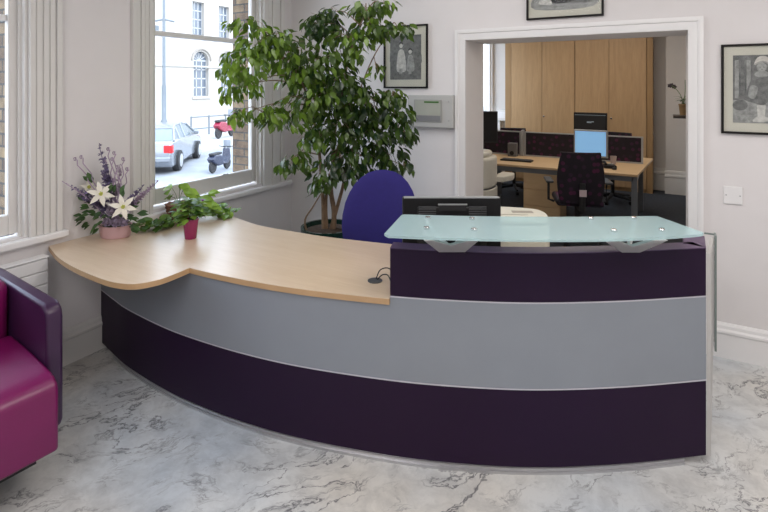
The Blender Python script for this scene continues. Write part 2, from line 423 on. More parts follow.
# ------------------------------------------------------------------ RECEPTION DESK
FP = [(.004, 1.921), (.22, 1.872), (.421, 1.832), (.771, 1.797), (1.04, 1.793), (1.368, 1.814), (1.711, 1.868), (2.133, 1.983), (2.45, 2.105), (2.74, 2.248), (3.06, 2.455), (3.378, 2.696)]
front = [(v.x, v.y) for v in catmull([(x, y, 0) for x, y in FP], 8)]
SPLIT = 2.133
fl = [p for p in front if p[0] <= SPLIT + 1e-6]; fr_ = [p for p in front if p[0] >= SPLIT - 1e-6]
desk = thing('reception_desk', 'curved reception desk in aubergine and silver grey bands with pale beech worktop', 'reception desk', (1.8, 2.2, 0))
def D(mb, n, m, **k): return mb.build(n, m, desk, world=True, **k)
D(MB().wallstrip(front, .025, .04, .378), 'lower_panel', M_purple, smooth=True)
D(MB().wallstrip(offset(front, -.001), .02, .378, .3835), 'trim_strip', M_alul, smooth=True)
D(MB().wallstrip(fl, .025, .384, .727).wallstrip(fr_, .025, .384, .758), 'middle_panel', M_grey, smooth=True)
D(MB().wallstrip(offset(fr_, -.001), .02, .758, .7635), 'trim_strip', M_alul, smooth=True)
D(MB().wallstrip(fr_, .085, .764, .978), 'upper_panel', M_purple, smooth=True, bevel=.002)
D(MB().wallstrip(offset(fr_, .001), .083, .9785, .9815), 'counter_top', M_purpletop, smooth=True)
inner = [p for p in offset(front, .012) if p[0] > .1 and p[1] < 2.66][3:]
D(MB().wallstrip(inner, .02, .0, .04), 'plinth', M_alu, smooth=True)
D(MB().wallstrip(offset(inner, -.006), .01, .0, .012).wallstrip(offset(inner, -.005), .01, .024, .029), 'plinth_lip', M_alu, smooth=True)
# right return
D(MB().prism([(3.378, 2.70), (3.383, 2.90), (3.29, 2.90), (3.29, 2.66), (3.33, 2.68)], .764, .978), 'return_panel', M_purple)
D(MB().prism([(3.377, 2.701), (3.382, 2.90), (3.291, 2.90), (3.291, 2.70), (3.30, 2.72)], .9785, .9815), 'return_top', M_purpletop)
ep = MB(); q4 = [(2.698, .04), (2.698, .955), (2.99, .955), (2.99, .45)]
ep.add([Vector((x + (y - 2.698) * .10, y, z)) for x in (3.380, 3.396) for y, z in q4], [(0, 1, 2, 3), (7, 6, 5, 4), (0, 4, 5, 1), (1, 5, 6, 2), (2, 6, 7, 3), (3, 7, 4, 0)])
D(ep, 'end_panel', mat('pale grey laminate', (.50, .49, .48), .45))
D(MB().box(3.428, 3.437, 2.965, 3.02, .40, .975).box(3.385, 3.4279, 2.992, 3.0, .968, .975), 'end_glass', mat('green edged glass', (.16, .2, .19), .2, spec=.8))
for z in (.42, .90): D(MB().box(3.414, 3.4275, 2.975, 2.995, z, z + .025), 'glass_clip', M_steel)
# worktop
bumpc = catmull([(.004, 1.603, 0), (.25, 1.528, 0), (.459, 1.489, 0), (.70, 1.466, 0), (.875, 1.468, 0), (.985, 1.508, 0), (1.036, 1.60, 0), (1.04, 1.70, 0), (1.034, 1.782, 0)], 6)
ff = [p for p in offset(fl, -.012) if p[0] > 1.06]
back_edge = catmull([(2.14, 2.80, 0), (1.95, 2.71, 0), (1.761, 2.652, 0), (1.346, 2.578, 0), (1.1, 2.562, 0), (.8, 2.556, 0), (.56, 2.605, 0)], 6)
poly = [(v.x, v.y) for v in bumpc] + ff + [(2.128, 1.99)] + [(v.x, v.y) for v in back_edge] + [(.3, 2.68), (.004, 2.76)]
wt = D(MB().prism(poly, .727, .753), 'worktop', M_beechedge)
D(MB().prism([(x, y) for x, y in poly], .7531, .7555), 'worktop_surface', M_beech)
# rear worktop behind the counter and supports
D(MB().prism([(2.13, 2.10)] + [p for p in offset(fr_, .087)][1:] + [(3.285, 3.0), (2.7, 3.0), (2.14, 2.80)], .727, .752), 'rear_worktop', M_beech)
for a in ((.7, .72, 1.85, 2.5), (2.12, 2.14, 2.05, 2.75)): D(MB().box(*a, 0, .726), 'support_panel', M_grey)
# cable grommet
gm = thing('cable_grommet', 'round black cable grommet in the beech worktop with a thin cable', 'cable grommet', (1.975, 2.115, .7557))
MB().lathe([(.0, .0), (.036, .0), (.036, .003), (.03, .005), (.0, .005)], n=28).build('cover', M_dgrey, gm, smooth=True)
pts = catmull([(1.975, 2.125, .762), (1.985, 2.15, .80), (2.03, 2.155, .815), (2.075, 2.12, .80), (2.10, 2.06, .79), (2.128, 2.03, .80)], 6)
pts2 = catmull([(1.985, 2.12, .762), (2.0, 2.145, .78), (2.04, 2.13, .79), (2.09, 2.08, .775), (2.128, 2.06, .772)], 6)
MB().tube(pts, .0028, 6).tube(pts2, .0028, 6).build('cable', M_black, gm, world=True, smooth=True)
# glass shelf
ZG = 1.085
gf = [P(px, py, (CAMZ - ZG) * FPX / (py - HORY)) for px, py in [(388, 235.6), (430, 237.4), (480, 238.8), (540, 239.6), (600, 239.4), (650, 237.8), (690, 235.2), (702, 233.8), (703.5, 232.4)]]
gb = [P(px, py, (CAMZ - ZG) * FPX / (py - HORY)) for px, py in [(657, 216), (600, 216.6), (530, 216.6), (460, 215.8), (410, 214.5), (404, 214.4), (401, 215.4)]]
gfc = catmull([(v.x, v.y, 0) for v in gf], 5); gbc = catmull([(v.x, v.y, 0) for v in gb], 5)
cl_ = P(384.3, 233.6, (CAMZ - ZG) * FPX / (148.6)); 
gpoly = [(v.x, v.y) for v in gfc] + [(v.x, v.y) for v in gbc] + [(cl_.x - .0, cl_.y)]
shelf = D(MB().prism(gpoly, ZG - .010, ZG), 'glass_shelf', M_frost, bevel=.002)
def zpt(px, py, z): return P(px, py, (CAMZ - z) * FPX / (py - HORY))
def vpt(px, py, d0=2.195, d1=2.075):
    d = d0
    for _ in range(12):
        z = CAMZ - (py - HORY) * d / FPX; d = d0 + (d1 - d0) * max(0, min(1, (z - .982) / .085))
    q = P(px, py, d); q.z = max(.982, min(ZG - .0105, q.z)); return q
for pl, studs in (([(424, 236), (432, 236), (451, 245.5), (470, 237), (479, 237), (465, 252.2), (439, 252.2)], [(426.5, 229), (474, 230.5), (428, 218.6), (472, 219.6)]),
                  ([(604, 237.5), (617, 237.5), (633, 246.8), (654, 237.5), (668, 237), (640, 252.6), (622, 252.6)], [(614, 231.5), (662, 231), (591, 219.3), (634, 218.8)])):
    br = MB(); fp_ = [vpt(*q) for q in pl]; bk2 = Vector((-math.sin(TH), math.cos(TH), 0)) * .028; n = len(fp_)
    br.add([q for q in fp_] + [q + bk2 for q in fp_], [(0, 1, 2, 6), (2, 3, 4, 5), (2, 5, 6), (7, 13, 9, 8), (9, 12, 11, 10), (9, 13, 12)] + [(i, (i + 1) % n, n + (i + 1) % n, n + i) for i in range(n)])
    tops = [zpt(px, py, ZG) for px, py in studs]
    b0 = (fp_[5] + fp_[6]) / 2 + bk2
    for t in tops[2:]: br.tube([(b0.x, b0.y, .994), (b0.x * .5 + t.x * .5, b0.y * .5 + t.y * .5, 1.02), (t.x, t.y, ZG - .02)], [.012, .010, .007], 6)
    bro = D(br, 'shelf_bracket', M_bracket)
    for t in tops:
        MB().lathe([(.013, -.03), (.013, -.0101), (.006, -.0101), (.006, 0.0001), (.013, 0.0005), (.013, .008), (.010, .011), (.0, .011)], (t.x, t.y, ZG), 16).build('stud', M_steel, bro, world=True, smooth=True)

# ------------------------------------------------------------------ things behind the counter
def monitor(name, label, loc, rotz, w, h, bottom, fm, sm, scr=None, rear=False, group=None):
    """screen faces local -Y; loc on the table; bottom = height of lower bezel"""
    t = thing(name, label, 'monitor', loc, rotz, group)
    MB().box(-w / 2, w / 2, -.012, .028, bottom, bottom + h).build('housing', fm, t, bevel=.006)
    MB().box(-w / 2 + .018, w / 2 - .018, -.0145, -.0115, bottom + .024, bottom + h - .018).build('screen', sm, t)
    MB().prism([(-w * .36, .028), (w * .36, .028), (w * .28, .06), (-w * .28, .06)], bottom + .05, bottom + h - .045).build('rear_cover', fm, t, bevel=.008)
    MB().box(-.03, .03, .045, .075, .012, bottom + h * .55).build('stand', fm, t, bevel=.005)
    MB().lathe([(.0, 0), (.12, 0), (.12, .008), (.10, .014), (.0, .016)], (0, .03, 0), 32, 1, .8).build('foot', fm, t, smooth=True)
    return t
m1 = monitor('computer_monitor', 'black monitor seen from behind on the reception desk under the glass shelf', (2.232, 2.468, .7562), PI + math.radians(29.7), .515, .33, .045, M_black, M_dgrey)
MB().box(-.07, .07, .0625, .066, .315, .345).build('handle_slot', M_blackm, m1)
MB().box(-.075, .075, .064, .0675, .345, .352).build('handle_rim', M_silver, m1)
for sx in (-1, 1):
    v = MB()
    for i in range(7): v.box(sx * .13 - .045, sx * .13 + .045, .0595, .0615, .26 + i * .012, .266 + i * .012)
    v.build('vent', M_dgrey, m1)
MB().box(-.25, .25, .0, .03, .372, .3765).build('top_trim', M_silver, m1)
pr = thing('desktop_printer', 'beige rounded desktop printer on the rear worktop right of the black monitor', 'printer', (2.475, 2.85, .7562), math.radians(25))
pp = catmull([(-.17, -.13, 0), (.1, -.14, 0), (.165, -.08, 0), (.175, .05, 0), (.1, .14, 0), (-.17, .15, 0)], 5, True)
MB().prism([(v.x, v.y) for v in pp], 0, .20).build('body', M_beige, pr, bevel=.015, seg=3)
MB().prism([(v.x * .96, v.y * .96) for v in pp], .206, .232).build('lid', M_cream, pr, bevel=.01, seg=3)
MB().prism([(v.x * .9, v.y * .9) for v in pp], .19, .208).build('gap', M_dgrey, pr)
MB().box(-.12, .06, -.035, -.028, .2321, .2335).box(-.02, .10, .01, .06, .2321, .233).build('control_strip', mat('taupe plastic', (.33, .30, .25), .5), pr)

# blue chair
bc = thing('swivel_chair', 'royal blue fabric swivel chair with a tall oval back behind the desk', 'office chair', (1.475, 3.25, 0), math.radians(14))
def oval_shell(w, h, th, curve, n=28, m=9, egg=.07):
    mb = MB(); vs = []; 
    rings = []
    for side in (1, -1):
        for j in range(m + 1):
            r = j / m
            tt = th * math.sqrt(max(0, 1 - r ** 3.2)) if j < m else 0
            for k in range(n):
                a = 2 * PI * k / n; ca, sa = math.cos(a), math.sin(a); x = w * r * math.copysign(abs(ca) ** .88, ca); z = h * r * math.copysign(abs(sa) ** .92, sa)
                x *= (1 - egg * z / h); y = curve * (x / w) ** 2 * -1 * w - side * tt * (1.5 if side < 0 else 1)
                vs.append(Vector((x, y, z)))
    fs = []; N = (m + 1) * n
    for s_ in (0, 1):
        for j in range(m):
            for k in range(n):
                q = (s_ * N + j * n + k, s_ * N + j * n + (k + 1) % n, s_ * N + (j + 1) * n + (k + 1) % n, s_ * N + (j + 1) * n + k)
                fs.append(q)
    mb.add(vs, fs); return mb
ob = oval_shell(.262, .325, .04, .22)
Mx = Matrix.Translation((0, .0, .825)) @ Matrix.Rotation(math.radians(-6), 4, 'X') @ Matrix.Rotation(math.radians(3), 4, 'Y')
ob.v = [Mx @ v for v in ob.v]
# chair faces away from the camera's left: back panel nearest us
for v in ob.v: v.y -= .36
ob.build('backrest', M_blue, bc, smooth='all')
s_ = MB().prism([(x, y) for x, y in [(-.22, -.2), (.22, -.2), (.25, 0), (.22, .22), (0, .27), (-.22, .22), (-.25, 0)]], .44, .51); s_.build('seat', M_blue, bc, bevel=.03, seg=4, smooth=True)
MB().tube(catmull([(0, -.1, .43), (0, -.28, .44), (0, -.36, .50), (0, -.30, .70)], 5), .018, 8).build('back_support', M_black, bc, smooth=True)
MB().tube([(0, 0, .1), (0, 0, .44)], .03, 12).build('gas_column', M_black, bc)
for i in range(5):
    a = 2 * PI * i / 5
    bb = MB().tube([(0, 0, .10), (math.cos(a) * .28, math.sin(a) * .28, .07)], [.03, .018], 8).build('base_leg', M_black, bc)
    MB().lathe([(.028, -.02), (.028, .02)], n=14, M=Matrix.Translation((math.cos(a) * .28, math.sin(a) * .28, .03)) @ Matrix.Rotation(a, 4, 'Z') @ Matrix.Rotation(PI / 2, 4, 'X')).build('castor', M_blackm, bb)

# ------------------------------------------------------------------ FICUS
fic = thing('potted_ficus', 'tall weeping fig tree with glossy green leaves in a dark green pot', 'potted tree', (.90, 3.20, 0))
def F_(mb, n, m, **k): return mb.build(n, m, fic, world=True, **k)
F_(MB().lathe([(0, 0), (.155, 0), (.17, .1), (.20, .56), (.215, .565), (.215, .61), (.195, .61), (.19, .575), (0, .575)], (.90, 3.20, 0), 36), 'pot', mat('dark green glazed pot', (.008, .035, .024), .25, coat=.3), smooth=True)
F_(MB().lathe([(0, .0), (.188, .0), (.15, .012), (0, .018)], (.90, 3.20, .575), 28), 'soil', mat('brown compost', (.06, .035, .02), .95, var=.4, vscale=50, bmp=.6), smooth=True)
M_bark = mat('grey brown bark', (.23, .15, .09), .85, var=.25, vscale=25, bmp=.5, bscale=60)
dB = 3.93
trunkpts = [
  [(333, 236, dB), (334, 212, dB), (331, 190, dB), (333, 160, dB), (336, 120, dB), (344, 80, dB - .05), (352, 45, dB - .05), (366, 12, dB - .1)],
  [(324, 236, dB), (323, 200, dB), (321, 170, dB - .05), (316, 130, dB - .1), (305, 90, dB - .15), (290, 60, dB - .2)],
  [(329, 236, dB), (342, 190, dB), (352, 150, dB), (372, 120, dB - .05), (395, 100, dB - .05)],
  [(308, 236, dB), (305, 220, dB), (314, 205, dB), (324, 185, dB), (320, 160, dB)],
  [(327, 236, dB), (327, 190, dB), (340, 140, dB), (356, 100, dB + .02), (372, 60, dB - .05), (390, 30, dB - .1)]]
trunk_curves = []
for i, tp in enumerate(trunkpts):
    c = catmull([P(*q) for q in tp], 5); trunk_curves.append(c)
    r0 = (.022, .018, .016, .009, .012)[i]
    F_(MB().tube(c, [r0 * (1 - .75 * k / len(c)) for k in range(len(c))], 8), 'trunk', M_bark, smooth=True)
blobs = [ # px, py, rx, ry, d, n leaves, brightness (window light and inner shade painted into leaf colour)
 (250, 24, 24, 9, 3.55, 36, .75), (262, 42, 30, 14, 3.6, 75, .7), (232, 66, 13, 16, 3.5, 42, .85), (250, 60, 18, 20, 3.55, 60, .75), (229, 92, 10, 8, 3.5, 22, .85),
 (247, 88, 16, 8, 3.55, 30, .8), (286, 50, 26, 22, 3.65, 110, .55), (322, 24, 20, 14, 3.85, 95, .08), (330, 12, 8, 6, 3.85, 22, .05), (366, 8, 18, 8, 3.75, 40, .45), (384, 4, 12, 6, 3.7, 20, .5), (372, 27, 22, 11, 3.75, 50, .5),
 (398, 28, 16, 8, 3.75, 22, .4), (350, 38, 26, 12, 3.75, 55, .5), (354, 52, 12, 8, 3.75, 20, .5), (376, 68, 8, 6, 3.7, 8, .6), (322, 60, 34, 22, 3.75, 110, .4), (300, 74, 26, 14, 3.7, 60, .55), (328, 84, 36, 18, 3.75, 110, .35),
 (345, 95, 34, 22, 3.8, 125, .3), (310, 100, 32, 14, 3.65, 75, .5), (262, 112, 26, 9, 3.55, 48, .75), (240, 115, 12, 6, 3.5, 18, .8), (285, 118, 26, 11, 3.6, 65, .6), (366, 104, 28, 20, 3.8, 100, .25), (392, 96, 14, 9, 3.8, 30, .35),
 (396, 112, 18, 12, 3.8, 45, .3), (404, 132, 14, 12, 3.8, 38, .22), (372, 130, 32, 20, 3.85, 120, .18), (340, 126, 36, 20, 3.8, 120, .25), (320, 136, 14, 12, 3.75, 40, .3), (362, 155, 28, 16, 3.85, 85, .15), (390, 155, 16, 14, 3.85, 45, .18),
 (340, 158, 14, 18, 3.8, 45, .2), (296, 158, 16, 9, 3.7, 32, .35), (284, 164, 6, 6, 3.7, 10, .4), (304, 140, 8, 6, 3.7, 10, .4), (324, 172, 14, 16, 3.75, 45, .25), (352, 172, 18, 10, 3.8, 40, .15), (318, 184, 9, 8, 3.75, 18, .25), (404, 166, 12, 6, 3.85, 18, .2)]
fol = MB(); tw = MB()
for px, py, rx, ry, d, n, br in blobs:
    c = P(px, py, d)
    # branch from the nearest trunk point below
    best = min((q for cc in trunk_curves for q in cc[6:] if q.z < c.z + .1), key=lambda q: (q - c).length)
    mid = best.lerp(c, .5) + Vector((0, 0, .05))
    tw.tube(catmull([best, mid, c], 4), [.006, .0055, .005, .0045, .004, .0035, .003, .0025, .002], 5)
    tips = []
    for k in range(max(3, n // 9)):
        u = Vector((random.gauss(0, .6), random.gauss(0, .6), random.gauss(0, .6)))
        if u.length > 1: u.normalize()
        e = P(px + u.x * rx, py + u.y * ry, d + u.z * .16)
        m2 = c.lerp(e, .5) + Vector((0, 0, .03)); tw.tube([c, m2, e], [.002, .0016, .001], 4); tips.append((c, m2, e))
    for k in range(int(n * 1.45)):
        while True:
            u = Vector((random.uniform(-1, 1), random.uniform(-1, 1), random.uniform(-1, 1)))
            if u.length < 1: break
        dd = d + u.z * .22
        p = P(px + u.x * rx, py + u.y * ry, dd)
        if p.x < .05: p.x = .05 + random.random() * .05
        if p.y > 3.76: p.y = 3.76 - random.random() * .05
        out = (p - c); out.z *= .3
        if out.length < 1e-3: out = Vector((1, 0, 0))
        dr = out.normalized() * .7 + Vector((random.uniform(-.5, .5), random.uniform(-.5, .5), random.uniform(-1.5, -.2)))
        nr = Vector((random.uniform(-.7, .7), random.uniform(-.7, .7), 1))
        L = random.uniform(.055, .09)
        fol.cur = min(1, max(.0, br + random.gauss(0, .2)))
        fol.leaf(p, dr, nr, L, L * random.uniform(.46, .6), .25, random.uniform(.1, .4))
M_leaf = leafmat('ficus leaf', (.006, .024, .012), (.20, .34, .035), .28, .25)
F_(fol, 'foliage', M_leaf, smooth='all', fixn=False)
F_(tw, 'twigs', M_bark, smooth=True)

# ------------------------------------------------------------------ FLOWERS on the worktop
ZW = .756
fa = thing('flower_arrangement', 'pink oval pot of white lilies, lavender sprigs and dusky roses on the worktop', 'flower arrangement', (.176, 1.912, ZW), math.radians(30))
M_pinkpot = mat('matt pink ceramic', (.62, .40, .42), .6, var=.03)
MB().lathe([(0, 0), (.082, 0), (.092, .01), (.10, .07), (.102, .078), (.094, .078), (.09, .066), (0, .062)], n=32, sy=.7).build('pot', M_pinkpot, fa, smooth=True)
MB().lathe([(0, .062), (.088, .062), (.06, .078), (0, .082)], n=24, sy=.7).build('moss', mat('moss', (.05, .07, .03), .95, var=.4, vscale=60), fa)
M_lav = mat('dusty lavender', (.16, .13, .24), .85, var=.3, vscale=60)
M_lav2 = mat('pale mauve', (.40, .31, .42), .85, var=.2, vscale=60)
M_lily = mat('ivory petal', (.80, .77, .68), .6, var=.04)
M_green = leafmat('arrangement leaf', (.02, .06, .02), (.10, .22, .05), .2, .5)
def FA(px, py, dd=0):
    d = 3.15 + dd; q = P(px, py, d)
    while q.x < .055: d -= .01; q = P(px, py, d)
    return q
root = FA(117, 226)
def sprig(tip, m, n, size, wig=0):
    stem = catmull([root + Vector((random.uniform(-.04, .04), random.uniform(-.03, .03), 0)), root.lerp(tip, .5) + Vector((0, 0, .02)), tip], 6)
    mb = MB(); mb.tube(stem, .0022, 5)
    for k in range(n):
        t = .35 + .65 * k / n; q = stem[min(len(stem) - 1, int(t * (len(stem) - 1)))]
        q = q.lerp(stem[min(len(stem) - 1, int(t * (len(stem) - 1)) + 1)], random.random())
        s1 = size * (1.25 - .8 * k / n)
        for j in range(2):
            dr = Vector((random.uniform(-1, 1), random.uniform(-1, 1), random.uniform(-.2, 1)))
            mb.leaf(q + dr * s1 * .2, dr, Vector((random.random(), random.random(), 1)), s1, s1 * .8, .5, .2)
    return mb.build('lavender_sprig', m, fa, world=True, fixn=False)
for (px, py, dd, m, n, sz) in [(99, 145, .0, M_lav, 34, .03), (104, 158, .03, M_lav, 30, .028), (101, 170, -.03, M_lav, 26, .028), (120, 165, .02, M_lav2, 26, .024), (113, 178, -.03, M_lav2, 22, .022), (62, 181, .05, M_lav2, 16, .014), (70, 186, .0, M_lav, 34, .028), (84, 190, -.04, M_lav, 28, .028), (78, 196, -.03, M_lav, 24, .028), (158, 181, .0, M_lav2, 30, .027), (143, 186, -.05, M_lav, 28, .026), (150, 190, -.02, M_lav2, 24, .024), (132, 196, -.06, M_lav, 22, .028)]:
    sprig(FA(px, py, dd), m, n, sz)
for tip in [(109, 150), (113, 160), (124, 160), (128, 170), (118, 168), (76, 160), (82, 158), (106, 162), (121, 172), (115, 154)]:
    t = FA(*tip, random.uniform(-.03, .05)); pts = []
    for k in range(14):
        q = root.lerp(t, k / 13); w = .010 * k / 13
        pts.append(q + Vector((math.sin(k * 1.9) * w, math.cos(k * 1.9) * w, 0)))
    for k in range(10):
        a = k / 9 * 2.2 * PI; pts.append(t + Vector((.012 * math.cos(a) - .012, 0, .012 * math.sin(a) + .004 * k * .3)))
    MB().tube(pts, .0034, 5).build('curly_twig', M_lav2, fa, world=True, smooth=True)
def lily(c, facing, R):
    o = MB(); facing = facing.normalized(); a = facing.cross(Vector((0, 0, 1))).normalized(); b = a.cross(facing)
    for k in range(6):
        an = 2 * PI * k / 6 + .3; dr = (a * math.cos(an) + b * math.sin(an)) + facing * .35
        o.leaf(c, dr, facing, R, R * .42, .2, .35)
    ob_ = o.build('lily', M_lily, fa, world=True, smooth='all', fixn=False)
    c2 = MB()
    for k in range(5):
        an = 2 * PI * k / 5; dr = (a * math.cos(an) + b * math.sin(an)) * .3 + facing; dr.normalize()
        c2.tube([c, c + dr * R * .4], .0016, 4); c2.ball(c + dr * R * .42, .004, 6, 4)
    c2.ball(c, .012, 8, 5)
    c2.build('stamens', mat('lime yellow', (.55, .58, .12), .6), ob_, world=True)
tocam = Vector((CAMX, CAMY, CAMZ))
for px, py, dd, R in [(101, 194, -.06, .078), (123, 207, -.1, .078), (89, 187, .0, .05)]:
    c = FA(px, py, dd); lily(c, (tocam - c) + Vector((random.uniform(-.3, .3), 0, .3)), R)
M_rose = mat('dusky mauve rose', (.25, .20, .28), .7, var=.15, vscale=30)
for px, py, R in [(112, 211, .026), (116, 221, .028), (107, 222, .022), (124, 222, .022)]:
    c = FA(px, py, -.08); r_ = MB(); f_ = (tocam - c).normalized()
    r_.ball(c, R * .55, 10, 6)
    for ring, (n, rr) in enumerate(((4, .6), (5, .85), (6, 1.05))):
        for k in range(n):
            an = 2 * PI * k / n + ring; a = f_.cross(Vector((0, 0, 1))).normalized(); b = a.cross(f_)
            dr = a * math.cos(an) + b * math.sin(an)
            r_.leaf(c + dr * R * .25 * ring - f_ * .006 * ring, dr * .8 + f_ * (1.1 - ring * .35), f_, R * rr, R * 1.0, -.3, -.3)
    r_.build('rose', M_rose, fa, world=True, smooth='all', fixn=False)
lf = MB()
for px, py, dx, dy in [(84, 216, -1, .1), (90, 224, -1, -.6), (82, 222, -1, -.4), (88, 200, -.9, .5), (92, 205, -1, .3), (135, 215, 1, .2), (140, 220, 1, -.1), (105, 215, -.5, -.3), (97, 212, -.6, .2), (127, 215, .8, .1), (93, 180, -.5, .8), (132, 208, .8, .5), (110, 190, .1, 1), (118, 195, .3, 1), (100, 220, -.9, -.2), (130, 226, .8, -.3), (96, 226, -.8, -.5), (90, 212, -.9, 0)]:
    for j in range(3):
        p = FA(px + random.uniform(-4, 4), py + random.uniform(-4, 4), random.uniform(-.08, .02))
        lf.cur = random.uniform(.1, .8)
        rgt = Vector((math.cos(TH), math.sin(TH), 0))
        lf.leaf(p, rgt * dx + Vector((0, 0, dy)) + Vector((random.uniform(-.3, .3), random.uniform(-.3, .3), 0)), Vector((.5, -.5, 1)), .055, .03, .2, .2)
for k in range(50):
    p = FA(117 + random.uniform(-16, 16), 224 + random.uniform(-8, 3), random.uniform(-.09, .06)); lf.cur = random.uniform(0, .6)
    lf.leaf(p, Vector((random.uniform(-1, 1), random.uniform(-1, 1), .6)), Vector((0, 0, 1)), .04, .02)
lf.build('leaves', M_green, fa, world=True, fixn=False)

M_ivy = leafmat('bright ivy leaf', (.04, .15, .015), (.38, .58, .08), .3, .45)
M_ivyd = leafmat('dark ivy leaf', (.03, .10, .015), (.32, .52, .08), .28, .45)
def bushy(mb, c, rx, ry, rz, n, L, s0=.5, wid=.75, zmin=None):
    for k in range(n):
        while True:
            u = Vector((random.uniform(-1, 1), random.uniform(-1, 1), random.uniform(-1, 1)))
            if u.length < 1: break
        p = Vector((c[0] + u.x * rx, c[1] + u.y * ry, c[2] + u.z * rz))
        if zmin: p.z = max(p.z, zmin)
        if p.x < .03: p.x = .03 + random.random() * .03
        dr = Vector((u.x + random.uniform(-.4, .4), u.y + random.uniform(-.4, .4), random.uniform(-.2, .5)))
        if dr.x < 0 and p.x < .09: dr.x = .1
        mb.cur = min(1, max(0, random.gauss(s0, .2)))
        mb.leaf(p, dr, Vector((random.uniform(-.5, .5), random.uniform(-.7, .1), 1)), L * random.uniform(.7, 1.2), L * wid * random.uniform(.8, 1.1), .15, .25)
# fuchsia pot
fp0 = zpt(188, 239, ZW)
fpl = thing('small_potted_plant', 'small fuchsia pink tapered pot with leafy green plant on the worktop', 'potted plant', (fp0.x, fp0.y + .02, ZW))
MB().lathe([(0, 0), (.034, 0), (.036, .003), (.048, .115), (.051, .117), (.051, .125), (.045, .125), (.043, .112), (0, .108)], n=28).build('pot', mat('fuchsia glazed pot', (.27, .006, .09), .22, coat=.4), fpl, smooth=True)
st = MB(); lv = MB()
for k in range(16):
    a = random.uniform(0, 2 * PI); r_ = random.uniform(.02, .085); h = random.uniform(.16, .235)
    st.tube([(0, 0, .105), (math.cos(a) * r_ * .4, math.sin(a) * r_ * .4, h * .75), (math.cos(a) * r_, math.sin(a) * r_, h)], .0015, 4)
bushy(lv, (0, 0, .185), .085, .085, .065, 1, .04)
for k in range(120):
    a = random.uniform(0, 2 * PI); r_ = random.uniform(.0, .085); h = .205 - r_ * .5 + random.uniform(-.05, .055)
    lv.cur = min(1, max(0, random.gauss(.55, .28)))
    lv.leaf(Vector((math.cos(a) * r_, math.sin(a) * r_, h)), Vector((math.cos(a), math.sin(a), random.uniform(-.3, .5))), Vector((0, 0, 1)), .056, .042, .15, .25)
lv.build('foliage', M_ivyd, fpl, fixn=False); st.build('stems', mat('green stem', (.10, .18, .05), .6), fpl)
fl_ = MB(); 
for k in range(6): fl_.leaf(Vector((.075, .03, .235)), Vector((math.cos(k), math.sin(k), .9)), Vector((0, 0, 1)), .02, .012)
fl_.build('blossom', mat('violet petals', (.25, .05, .30), .6), fpl, fixn=False)
# basket plant
bk = thing('basket_plant', 'brown wicker basket holding a pale green leafy plant beside the window sill', 'potted plant', (.165, 2.395, ZW))
bas = MB(); nR = 9
for i in range(nR):
    z = .008 + i * .0125; R0 = .072 + .02 * i / nR
    ring = []
    for k in range(40):
        a = 2 * PI * k / 40; rr = R0 + .003 * math.sin(a * 10 + (i % 2) * PI); ring.append((rr * math.cos(a), rr * math.sin(a) , z + .002 * math.sin(a * 10)))
    bas.tube(ring, .0055, 5, closed=True)
bas.lathe([(0, .003), (.07, .003), (.088, .112), (0, .105)], n=24)
bas.build('basket', mat('brown wicker', (.20, .085, .05), .8, var=.35, vscale=60), bk, smooth=True)
bl = MB(); bs = MB()
for (px, py, L, lean) in [(172, 188, .085, -.9), (183, 190, .08, .8), (170, 196, .06, -.8), (190, 197, .06, 1.0), (180, 184, .05, .2), (200, 197, .075, 1.2), (205, 205, .07, 1.1), (197, 206, .06, .5), (208, 193, .05, .7), (214, 210, .05, 1.2)]:
    tip = P(px, py, 3.60); b0 = Vector((.165, 2.395, ZW + .10))
    bs.tube([b0, b0.lerp(tip, .5) + Vector((0, 0, .02)), tip], .002, 5)
    for j in range(3):
        bl.cur = random.uniform(.7, 1)
        L *= 1.2; bl.leaf(tip, Vector((lean + random.uniform(-.3, .3), .2 + random.uniform(-.4, .2), random.uniform(-.4, .3))), Vector((.3, -.6, 1)), L, L * .62, .12, .3)
bl.build('leaves', M_ivy, bk, world=True, fixn=False); bs.build('stems', MATS['green stem'], bk, world=True)
# trailing ivies on the worktop
def trail(name, label, pts, nl, L, m, s0):
    c = [zpt(px, py, ZW + h) for px, py, h in pts]
    c0 = c[0]
    t = thing(name, label, 'trailing plant', (c0.x, c0.y, ZW), 0, 'ivy trails on the worktop')
    cv = catmull(c, 8)
    MB().tube(cv, .003, 5).build('vine', mat('brown vine', (.10, .07, .03), .8), t, world=True, smooth=True)
    l = MB()
    for k in range(nl):
        q = cv[int(random.random() * (len(cv) - 1))]; bushy(l, q, .05, .06, .03, 1, L, s0, .8, ZW + .02)
    l.build('leaves', m, t, world=True, fixn=False); return t
trail('ivy_garland', 'dark green ivy trail lying between the pink pot and the fuchsia pot', [(140, 226, .03), (150, 226, .03), (160, 224, .035), (172, 222, .03), (182, 219, .03)], 100, .055, M_ivyd, .35)
trail('ivy_garland', 'bright green ivy trail spreading right of the fuchsia pot toward the window', [(192, 212, .06), (200, 211, .06), (210, 211, .055), (220, 211, .04), (231, 215, .012)], 125, .06, M_ivy, .6)

